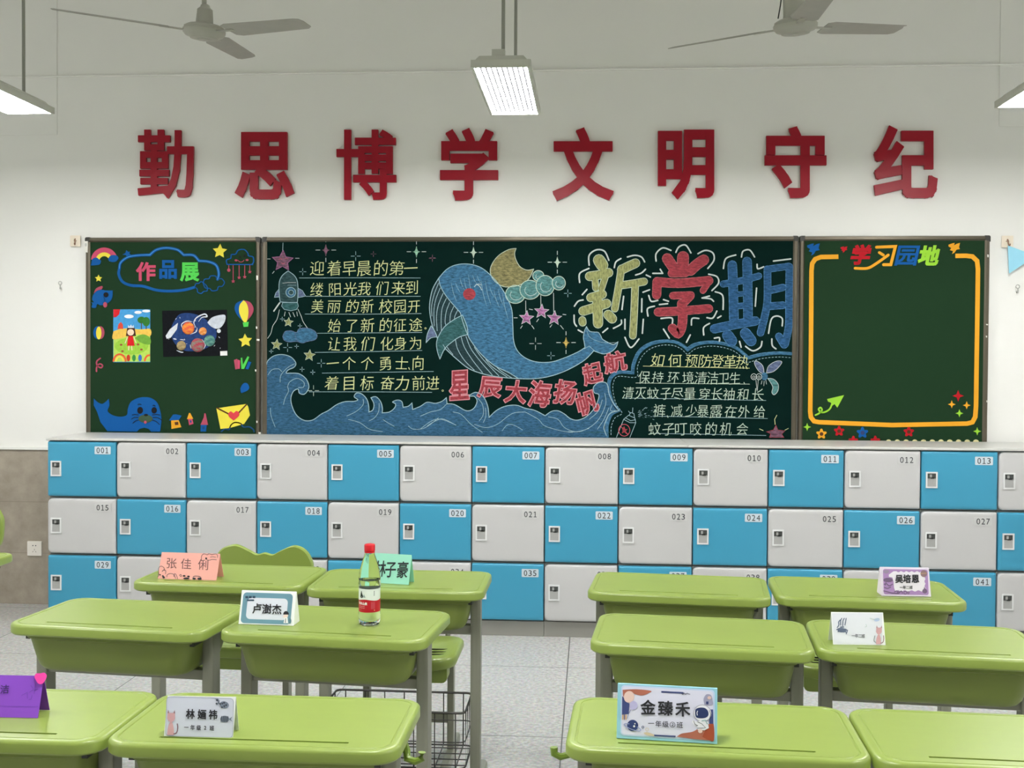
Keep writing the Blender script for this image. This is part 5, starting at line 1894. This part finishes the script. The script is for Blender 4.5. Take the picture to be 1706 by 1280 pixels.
def cat(A, x, y, s, m, md, k=4):
    """seated cat, front paws at x, y"""
    A.poly([(x + a * s, y + b * s) for a, b in spline([(-0.30, 0), (-0.26, -0.5), (-0.1, -0.95), (0.1, -0.95), (0.26, -0.5), (0.30, 0), (0.3, 0), (-0.3, 0), (-0.3, 0)])[:-1]], m, k)
    A.poly([(x + a * s, y + b * s) for a, b in ((-0.34, -1.25), (-0.3, -1.9), (-0.16, -1.68), (0.16, -1.68), (0.3, -1.9), (0.34, -1.25), (0.2, -1.05), (0, -0.95), (-0.2, -1.05))], m, k + 1)
    A.line([(x + a * s, y + b * s) for a, b in spline([(0.28, -0.1), (0.52, -0.2), (0.6, -0.55), (0.55, -0.85)])], 0.09 * s, md, k)
    for q in (-0.27, 0.27):
        A.poly([(x + (q + a) * s, y + b * s) for a, b in ((-0.06, -1.66), (0, -1.9), (0.06, -1.66))], md, k + 2)


cat_p = mat('pale_pink_print', (206, 160, 164), 0.5)
cat_d = mat('mauve_print', (140, 104, 116), 0.5)


# 1 purple paper card
def d1(A, t, mp):
    word(A, '洁', (14,), 768, 62, mat('purple_ink', (58, 30, 104), 0.6), bold=0.01, rot=-3)
    p = mat('violet_line', (112, 60, 178), 0.6)
    for l in ([(185, 745), (205, 770), (180, 790)], [(215, 735), (212, 800)], [(190, 780), (235, 770)], [(130, 810), (165, 790), (170, 830)], [(200, 810), (196, 835), (180, 838)]):
        A.line(l, 3, p, 1)
    A.line([(-384, 872), (250, 884)], 2.5, p, 1, cap=False)
    A.build('handwriting', t, local=True)


p1 = card('purple folded paper card at the left photo edge, with a pink sticker', (-36, 1195), (63, 1197), 0.086, 0.055, mat('purple_paper', (140, 72, 204), 0.6), (-130, 672), (265, 682), (-145, 948), False, 0.0012, d1, DH3)
q = [ray_z(70, 1127, 0.785)]
A = Art(lambda x, y, t_: Vector((x * 0.001, -t_, -y * 0.001)), 0, 0.0002, 0.0008)
A.poly(spline([(-12, -2), (-10, -9), (0, -10), (8, -11), (14, -5), (12, 4), (6, 12), (-3, 10), (-12, -2)])[:-1], mat('hot_pink_sticker', (250, 70, 176), 0.5))
hs_ = A.build('sticker', None, local=True)
hs_.parent = p1
hs_.rotation_euler = (-0.33, 0, 0)
hs_.location = ((ray_z(63, 1197, DH) - ray_z(-36, 1195, DH)).length / 2 - 0.004, 0.022, 0.078)


# 2 cat card, reading frame [250,1150] x 1706/170
def d2(A, t, mp):
    A.poly(rr(A, 255, 178, 1405, 770, 60), mat('card_cool_white', (206, 210, 224), 0.35), 0)
    A.line(rr(A, 262, 184, 1400, 764, 58), 6, mat('card_grey_line', (150, 158, 176), 0.5), 1, closed=True)
    A.build('printed_face', t, local=True)
    A = Art(mp, 0.0012, 0.0002, 0)
    cat(A, 350, 752, 195, cat_p, cat_d, 0)
    A.build('printed_cat', t, local=True)
    A = Art(mp, 0.0012, 0.0002, 0)
    fg = mat('fish_grey', (122, 132, 150), 0.5)
    fd = mat('fish_dark', (54, 60, 74), 0.5)
    A.poly(ellipse(1245, 280, 80, 52, rot=8), fg, 0)
    A.poly([(1165, 262), (1090, 195), (1135, 190), (1160, 215), (1140, 260), (1100, 296)], fg, 0)
    for x, y in ((1210, 262), (1245, 300), (1208, 318), (1278, 285), (1240, 250), (1175, 268), (1120, 215), (1112, 265)):
        A.poly(ellipse(x, y, 15, 15, 8), fd, 1)
    A.poly(ellipse(1260, 490, 78, 48), fg, 0)
    A.poly([(1330, 490), (1385, 450), (1368, 490), (1388, 526)], fg, 0)
    for x in (1210, 1238, 1264, 1290, 1314):
        A.line([(x, 452), (x - 10, 530)], 13, fd, 1)
    A.build('printed_fish', t, local=True)
    A = Art(mp, 0.0012, 0.0002, 0)
    word(A, '林婳祎', (676, 874, 1062), 430, 150, bold=0.03)
    word(A, '一年级2班', (615, 722, 826, 935, 1048), 630, 78, bold=0.025)
    A.build('lettering', t, local=True)


card('white name card with a pink cat and two grey fish, on the front left desk', (273, 1227), (388, 1229), 0.078, 0.045, paper_w, (272, 170), (1440, 155), (235, 770), False, 0.0012, d2, DH3)


# 3 white plastic card with a blue-green border, frame [250,900] x 1706/300
def d3(A, t, mp):
    bt = mat('card_teal', (104, 146, 164), 0.45, noise=0.06, nscale=12)
    A.poly([(x + (800 - y) * 0.09, y) for x, y in rr(A, 858, 508, 1345, 788, 34, 0, 0.03)], bt, 0)
    A.poly([(x + (800 - y) * 0.09, y) for x, y in rr(A, 905, 556, 1302, 752, 40, 0, 0.03)], mat('card_pale_lilac', (216, 220, 232), 0.4), 1)
    A.build('printed_face', t, local=True)
    A = Art(mp, 0.0014, 0.0002, 0)
    word(A, '卢澍杰', (1022, 1118, 1214), 656, 96, bold=0.022, dy=4)
    n = mat('card_navy', (40, 66, 90), 0.5)
    for i in range(3):
        A.poly(rr(A, 903 + 36 * i, 543, 930 + 36 * i, 562, 3), n, 0)
    A.poly(rr(A, 920, 574, 990, 588, 3), n, 0)
    A.build('lettering', t, local=True)
    A = Art(mp, 0.0014, 0.0002, 0)
    A.poly(ellipse(1304, 712, 28, 32, 16, 180, 360), ink, 1)
    A.poly(ellipse(1302, 722, 22, 18), mat('card_skin', (236, 214, 204), 0.5), 0)
    A.poly([(1290, 738), (1318, 738), (1326, 790), (1280, 790)], paper_w, 0)
    A.line([(1302, 748), (1298, 784)], 6, inkd, 1)
    A.line([(1290, 742), (1270, 730)], 7, mat('card_skin', (236, 214, 204), 0.5), 1)
    A.poly(ellipse(1342, 770, 14, 26), mat('card_teal_dark', (90, 128, 140), 0.5), 0)
    A.build('printed_child_figure', t, local=True)


card('white plastic name card with a blue-green border, on the water bottle desk', (397, 1040.5), (489, 1043.5), 0.094, 0.058, paper_w, (865, 487), (1403, 502), (838, 800), True, 0.002, d3)


# 4 orange pink paper card, same frame
def d4(A, t, mp):
    for s, x, y in (('张', 215, 222), ('佳', 352, 230), ('俐', 512, 238)):
        A.char(s, x, y, 105, mat('brown_pencil', (124, 84, 84), 0.7), layer=1, bold=0, rot=4, shear=0.1)
    A.build('pencil_lettering', t, local=True)
    A = Art(mp, 0.0012, 0.0002, 0)
    for l in ([(75, 350), (85, 320), (90, 270), (115, 250), (140, 262), (142, 290)], [(120, 300), (135, 285), (155, 290), (150, 320)], [(160, 350), (165, 330), (190, 318), (225, 325), (240, 360)], [(225, 345), (235, 320), (250, 330), (258, 365)], [(500, 200), (505, 160), (530, 140), (560, 150), (575, 140), (600, 148)], [(540, 190), (570, 200), (600, 192), (640, 196)], [(585, 170), (610, 168), (635, 172)], [(600, 150), (640, 142), (655, 156), (650, 176)], [(400, 365), (410, 345), (440, 342), (472, 350), (476, 375)], [(280, 335), (290, 326), (300, 336), (290, 346), (280, 335)]):
        A.line(spline(l), 4, inkd, 0)
    for x, y, a, b in ((98, 328, 8, 6), (130, 352, 12, 10), (322, 340, 13, 8), (362, 345, 13, 8), (340, 362, 30, 8), (412, 365, 16, 9), (462, 366, 20, 10), (546, 182, 10, 8), (124, 340, 9, 8)):
        A.poly(ellipse(x, y, a, b, 12), ink, 1)
    A.build('drawn_animals', t, local=True)


card('orange pink folded paper name card, on the back row desk at far left', (262.5, 964.5), (360.5, 967.5), 0.090, 0.066, mat('salmon_paper', (246, 176, 164), 0.6), (135, 120), (680, 140), (70, 362), False, 0.0012, d4)


# 5 mint paper card behind the bottle, frame [570,890] x 8
def d5(A, t, mp):
    k = mat('black_marker', (30, 40, 44), 0.6)
    word(A, '林子豪', (485, 632, 800), 470, 165, k, 225, bold=0.012, dy=6, shear=0.1)
    A.build('handwriting', t, local=True)


card('mint green folded paper name card, behind the water bottle', (620, 971), (681, 975), 0.098, 0.05, mat('mint_paper', (156, 224, 202), 0.6), (405, 262), (920, 290), (375, 650), False, 0.0012, d5)


# 6 light blue case with space picture, frame [1010,1120] x 1706/210
def d6(A, t, mp):
    sk = lambda P: [(x + (y - 540) * -0.022, y + (x - 840) * 0.058) for x, y in P]
    fr = mat('case_pale_line', (196, 214, 240), 0.4)
    A.poly(sk(rr(A, 205, 205, 1475, 880, 50)), fr, 0)
    A.poly(sk(rr(A, 222, 224, 1452, 862, 40)), mat('space_print_ground', (218, 218, 236), 0.4), 1)
    A.build('printed_face', t, local=True)
    A = Art(mp, 0.0012, 0.0002, 0)
    nv, br_, be = mat('print_navy', (58, 70, 124), 0.5), mat('print_rust', (176, 104, 84), 0.5, noise=0.08, nscale=30), mat('print_beige', (230, 200, 190), 0.5)
    A.poly(spline([(232, 235), (232, 235), (420, 228), (620, 250), (580, 285), (500, 312), (420, 300), (360, 280), (300, 290), (240, 330), (240, 330), (232, 235)])[:-1], br_, 0)
    A.poly([(226, 320), (290, 380), (325, 430), (310, 560), (220, 570)], nv, 0)
    A.poly(ellipse(320, 330, 72, 80, rot=15), be, 1)
    A.poly(ellipse(378, 445, 56, 60), mat('print_lilac', (186, 182, 220), 0.5), 2)
    A.line([(345, 500), (310, 560), (292, 620)], 7, mat('print_slate', (120, 128, 170), 0.5), 1)
    A.poly([(760, 252), (1060, 268), (1060, 290), (760, 275)], nv, 0)
    A.line([(1035, 285), (1050, 300), (1068, 280), (1085, 296), (1110, 285), (1145, 298)], 8, inkd, 1)
    for x in (232, 255, 276):
        A.line([(x, 575), (x - 2, 630)], 15, mat('print_gold%d' % x, (214, 170, 110) if x != 255 else (110, 90, 120), 0.5), 1)
    A.poly([(650, 832), (945, 846), (940, 866), (655, 852)], nv, 0)
    A.poly(spline([(960, 858), (1020, 820), (1100, 806), (1180, 790), (1260, 745), (1330, 712), (1400, 690), (1455, 690), (1455, 690), (1452, 912), (1452, 912), (1200, 890), (960, 858)])[:-1], br_, 0)
    A.poly(spline([(1300, 860), (1340, 780), (1400, 700), (1455, 700), (1452, 905), (1380, 900), (1300, 860)])[:-1], mat('print_red_brown', (166, 74, 44), 0.5), 1)
    A.poly([(1400, 500), (1452, 500), (1452, 690), (1395, 690)], nv, 1)
    A.poly(spline([(1340, 440), (1330, 360), (1370, 300), (1430, 310), (1450, 380), (1445, 440), (1340, 440)])[:-1], mat('print_grey_violet', (160, 160, 186), 0.5), 0)
    A.poly(ellipse(1408, 345, 26, 22), be, 2)
    A.poly(rr(A, 1362, 395, 1395, 430, 4), nv, 2)
    A.poly(spline([(510, 810), (560, 800), (640, 828), (650, 850), (560, 842), (510, 810)])[:-1], mat('print_sand', (214, 196, 170), 0.5), 0)
    A.line(ellipse(503, 733, 14), 7, nv, 1, closed=True)
    A.line(ellipse(560, 765, 20), 7, mat('print_sand', (214, 196, 170), 0.5), 1, closed=True)
    A.build('printed_border_art', t, local=True)
    A = Art(mp, 0.0018, 0.0002, 0)
    A.poly(ellipse(365, 712, 76, 76), mat('print_planet_blue', (44, 62, 116), 0.45), 0)
    A.line(ellipse(362, 735, 118, 30, 28, 300, 600, 20), 11, mat('print_ring', (150, 160, 204), 0.5), 1)
    A.poly(ellipse(385, 722, 14), paper_w, 2)
    A.poly(ellipse(396, 688, 9), paper_w, 2)
    A.build('printed_planet', t, local=True)
    A = Art(mp, 0.0018, 0.0002, 0)
    wh = mat('print_suit_white', (232, 232, 240), 0.5)
    A.poly(ellipse(1308, 550, 122, 116), mat('print_suit_shade', (176, 176, 190), 0.5), 0)
    A.poly(ellipse(1310, 550, 112, 106), wh, 1)
    A.poly(spline([(1212, 560), (1218, 500), (1270, 476), (1340, 480), (1384, 520), (1386, 580), (1340, 612), (1260, 615), (1222, 600), (1212, 560)])[:-1], mat('print_visor', (38, 52, 100), 0.4), 2)
    A.poly([(1232, 660), (1300, 640), (1380, 660), (1390, 745), (1330, 775), (1240, 770)], wh, 1)
    A.poly([(1232, 660), (1180, 640), (1165, 665), (1195, 705), (1245, 715)], wh, 1)
    A.poly(ellipse(1275, 785, 30, 26), be, 2)
    for l in ([(1240, 662), (1300, 690), (1345, 740), (1290, 745)], [(1190, 650), (1205, 695), (1245, 712)], [(1240, 745), (1330, 742)], [(1400, 510), (1420, 560), (1405, 620)]):
        A.line(l, 6, inkd, 3)
    A.line([(1245, 520), (1236, 545), (1240, 575)], 9, wh, 3)
    A.line([(1300, 650), (1345, 640), (1370, 690)], 12, mat('print_aqua', (150, 186, 190), 0.5), 3)
    A.build('printed_astronaut', t, local=True)
    A = Art(mp, 0.0014, 0.0002, 0)
    word(A, '金臻禾', (576, 812, 1046), 470, 208, bold=0.022, dy=12)
    word(A, '一年级②班', (616, 714, 810, 904, 1002), 684, 88, inkd, bold=0.012, dy=5)
    A.build('lettering', t, local=True)


card('light blue plastic name card with a planet and an astronaut', (1027, 1231), (1195, 1241), 0.108, 0.06, mat('light_blue_case', (150, 204, 220), 0.3), (165, 140), (1520, 215), (142, 885), True, 0.002, d6, DH3)


# 7 glossy white card, frame [1360,930] x 1706/220
def d7(A, t, mp):
    A.poly([(172, 735), (872, 738), (884, 1108), (222, 1104)], mat('glossy_white_card', (222, 224, 232), 0.12), 0)
    A.build('printed_face', t, local=True)
    A = Art(mp, 0.0012, 0.0002, 0)
    sl = mat('print_slate_blue', (92, 104, 128), 0.5)
    for l in ([(255, 910), (275, 880), (270, 845), (290, 820)], [(300, 880), (296, 830), (310, 800)], [(330, 890), (330, 830), (345, 800)], [(360, 880), (372, 800)], [(250, 935), (300, 920), (360, 930), (400, 945)], [(270, 960), (320, 950), (380, 965)], [(300, 905), (345, 905)], [(385, 985), (395, 950), (370, 930)], [(280, 930), (290, 955)], [(340, 930), (350, 965)]):
        A.line(spline(l), 13, sl, 0)
    A.poly(ellipse(322, 945, 60, 24), sl, 0)
    A.build('printed_plant', t, local=True)
    A = Art(mp, 0.0012, 0.0002, 0)
    cat(A, 835, 1108, 118, cat_p, cat_d, 0)
    A.line(spline([(800, 1090), (772, 1065), (782, 1010)]), 12, mat('print_grey', (150, 156, 160), 0.5), 0)
    A.build('printed_cat', t, local=True)
    A = Art(mp, 0.0012, 0.0002, 0)
    word(A, '一年二班', (482, 528, 574, 618), 1008, 48, inkd, bold=0.012, dy=1)
    A.build('lettering', t, local=True)
    A = Art(mp, 0.0012, 0.0002, 0)
    A.poly(ellipse(800, 815, 40, 20, rot=-8), mat('print_pale_blue', (176, 194, 224), 0.5), 0)
    A.line(spline([(700, 795), (760, 812), (830, 805)]), 5, mat('print_pale_green', (170, 190, 184), 0.5), 1)
    A.line([(650, 870), (662, 895), (640, 905)], 5, mat('print_pale_green', (170, 190, 184), 0.5), 1)
    A.build('printed_bird', t, local=True)


card('glossy white name card with a faint pink cat, on the middle row right desk', (1388, 1074.5), (1475.5, 1075.5), 0.084, 0.05, paper_w, (157, 722), (882, 727), (213, 1115), False, 0.0012, d7)


# 8 lilac card, same frame
def d8(A, t, mp):
    li = mat('lilac_print', (168, 130, 186), 0.5, noise=0.06, nscale=30)
    lid = mat('lilac_dark', (112, 88, 122), 0.5)
    A.poly(rr(A, 862, 168, 1448, 470, 26, 0.03, 0.012), li, 0)
    sc = [(1000 + (440 - y) * -0.03 + 8 * math.sin(k * 2.1), y) for k, y in enumerate(range(205, 440, 18))]
    A.poly([(938, 235), (1000, 196)] + [(x, 200 + 8 * math.sin(x * .09)) for x in range(1020, 1400, 18)] + [(1410 + 8 * math.sin(k * 2), 215 + 18 * k) for k in range(12)] + [(x, 428 + 8 * math.sin(x * .07)) for x in range(1400, 1010, -18)] + [(1005, 390), (1000, 320), (985, 270), (940, 262)], mat('lilac_white', (230, 224, 234), 0.4), 1)
    A.build('printed_face', t, local=True)
    A = Art(mp, 0.0012, 0.0002, 0)
    A.poly(ellipse(928, 300, 64, 26), lid, 0)
    A.poly(ellipse(905, 200, 40, 22), mat('lilac_grey', (150, 132, 158), 0.5), 0)
    for l in ([(875, 350), (910, 345), (940, 370), (985, 350)], [(880, 390), (920, 400), (960, 385)], [(870, 430), (920, 440), (980, 455), (1060, 462)], [(1010, 440), (1040, 430), (1060, 450)], [(1080, 445), (1100, 430), (1115, 455)], [(900, 330), (890, 360)]):
        A.line(spline(l), 12, lid, 1)
    for x, r in ((1060, 14), (1150, 18), (1190, 12)):
        A.line(ellipse(x, 450, r), 8, lid, 1, closed=True)
    A.poly(ellipse(1396, 222, 44, 42), mat('mauve_brown', (140, 110, 116), 0.5), 0)
    A.line([(1360, 222), (1430, 216)], 10, mat('tan_print', (180, 140, 110), 0.5), 1)
    A.poly(ellipse(1405, 430, 32, 28), lid, 0)
    A.poly([(1390, 410), (1400, 378), (1418, 408)], lid, 0)
    A.build('printed_ornaments', t, local=True)
    A = Art(mp, 0.0014, 0.0002, 0)
    word(A, '吴培恩', (1072, 1174, 1284), 285, 104, bold=0.035, dy=-1)
    word(A, '一年二班', (1098, 1140, 1182, 1226), 387, 44, inkd, bold=0.015)
    A.build('lettering', t, local=True)


card('lilac and white name card, on the back row desk at far right', (1469, 993.5), (1551.5, 995), 0.092, 0.06, mat('lilac_white_case', (226, 214, 232), 0.4), (820, 142), (1465, 150), (845, 490), True, 0.002, d8)

# ================================================================ WATER BOTTLE
def glassy(name, rgb, ior, rough=0.0):
    m = bpy.data.materials.new(name)
    m.use_nodes = True
    b = m.node_tree.nodes['Principled BSDF']
    b.inputs['Base Color'].default_value = (*rgb, 1)
    b.inputs['Transmission Weight'].default_value = 1
    b.inputs['Roughness'].default_value = rough
    b.inputs['IOR'].default_value = ior
    return m


m_pet = glassy('clear_bottle_plastic', (0.97, 1, 0.98), 1.12, 0.02)
m_water = glassy('water', (0.97, 1, 0.985), 1.25)
bp = ray_z(615.5, 1040, DH)
t = thing('water_bottle', 'clear water bottle with a red cap and red label', 'bottle', (bp.x, bp.y, DH), 0.0)
BR = 0.0305
g = G()
prof = [(0.0, 0.004), (0.018, 0.004), (0.022, 0.0), (0.027, 0.002), (0.0295, 0.008), (0.0305, 0.018), (0.0290, 0.024), (0.0305, 0.030), (0.0305, 0.036), (0.0298, 0.040), (0.0298, 0.104), (0.0310, 0.108), (0.0312, 0.116), (0.0300, 0.122), (0.0308, 0.130), (0.0292, 0.137), (0.0290, 0.145), (0.0265, 0.156), (0.0225, 0.172), (0.0175, 0.186), (0.0145, 0.194), (0.0132, 0.199), (0.0132, 0.204), (0.0120, 0.205), (0.0118, 0.216), (0.0, 0.216)]
g.lathe(prof, m_pet, n=40, caps=(False, False))
g.build('bottle_shell', t, smooth=True)
g = G()
g.lathe([(0.0, 0.0055), (0.018, 0.0058), (0.022, 0.004), (0.026, 0.006), (0.0285, 0.012), (0.0285, 0.034), (0.0282, 0.104), (0.0292, 0.114), (0.0288, 0.120), (0.0288, 0.1255), (0.0, 0.1255)], m_water, n=40, caps=(False, False))
g.build('water', t, smooth=True)
m_capr = mat('red_bottle_cap', (206, 18, 34), 0.35)
g = G()
n = 48
rings = []
for r, z in ((0.0128, 0.2055), (0.0148, 0.206), (0.0148, 0.2215), (0.0142, 0.2235), (0.0125, 0.2245)):
    rings.append([((r + (0.0003 if (k % 2 and r > 0.0145) else 0)) * math.cos(2 * PI * k / n), (r + (0.0003 if (k % 2 and r > 0.0145) else 0)) * math.sin(2 * PI * k / n), z) for k in range(n)])
g.loft(rings, m_capr)
g.lathe([(0.0138, 0.2005), (0.0145, 0.2008), (0.0145, 0.2045), (0.0138, 0.205)], m_capr, n=32)
g.build('cap', t, smooth=True)
m_lblr = mat('label_red', (188, 16, 40), 0.35)
m_lblw = mat('label_white', (226, 234, 228), 0.35)


def lmap(x, y, tt):
    """x: arc length in mm from the line facing the camera, y: height in mm (downwards)"""
    r = 0.0302 + tt
    a = -PI / 2 + x / 1000 / 0.0302
    return Vector((r * math.cos(a), r * math.sin(a), -y / 1000))


g = G()
n = 48
wave = [0.0725 + 0.0018 * math.sin(2 * PI * k / n * 3 + 0.6) for k in range(n)]
R1 = 0.03015
ang = [2 * PI * k / n for k in range(n)]
A_ = [(R1 * math.cos(a), R1 * math.sin(a), 0.0385) for a in ang]
B_ = [(R1 * math.cos(a), R1 * math.sin(a), w) for a, w in zip(ang, wave)]
C_ = [(R1 * math.cos(a), R1 * math.sin(a), 0.1035) for a in ang]
D_ = [(R1 * math.cos(a), R1 * math.sin(a), 0.1045) for a in ang]
g.loft([A_, B_], m_lblr, (False, False))
g.loft([B_, C_], m_lblw, (False, False))
g.loft([C_, D_], mat('label_dark_line', (40, 44, 48), 0.4), (False, False))
lab = g.build('label', t, smooth=True)
A = Art(lmap, 0.0001, 0.00008, 0)
for i, c in enumerate('农夫山泉'):
    A.char(c, -27 + 7.6 * i, -63, 7.6, paper_w, 8, layer=1, bold=0.04)
for k, y in enumerate((-55, -50.5)):
    for x in (-24, -17, -10.5):
        A.line([(x - 2.8, y), (x + 2.4, y)], 1.5, mat('label_pink', (226, 150, 156), 0.5), 1, cap=False)
for k in range(7):
    x = 10.5 + 1.7 * k
    A.line([(x, -68), (x, -48)], 0.8, mat('label_rose', (206, 90, 104), 0.5), 1, cap=False)
A.poly(ellipse(20, -44.5, 1.6, 1.6, 10), mat('label_gold', (224, 170, 120), 0.5), 1)
gd = mat('label_mountain', (24, 44, 36), 0.5)
A.poly(spline([(-24, -80), (-22, -89), (-19, -98), (-16, -90), (-13, -84), (-15, -79), (-20, -78), (-24, -80)])[:-1], gd, 1)
A.poly([(-14, -80), (-10, -89), (-5, -80)], mat('label_hill', (150, 170, 170), 0.5), 1)
for k in range(4):
    A.poly(rrect(2.2, 2.2, 0.3, 2, 19, -97 + 3.6 * k), inkd, 1)
A.build('label_print', lab, local=True)
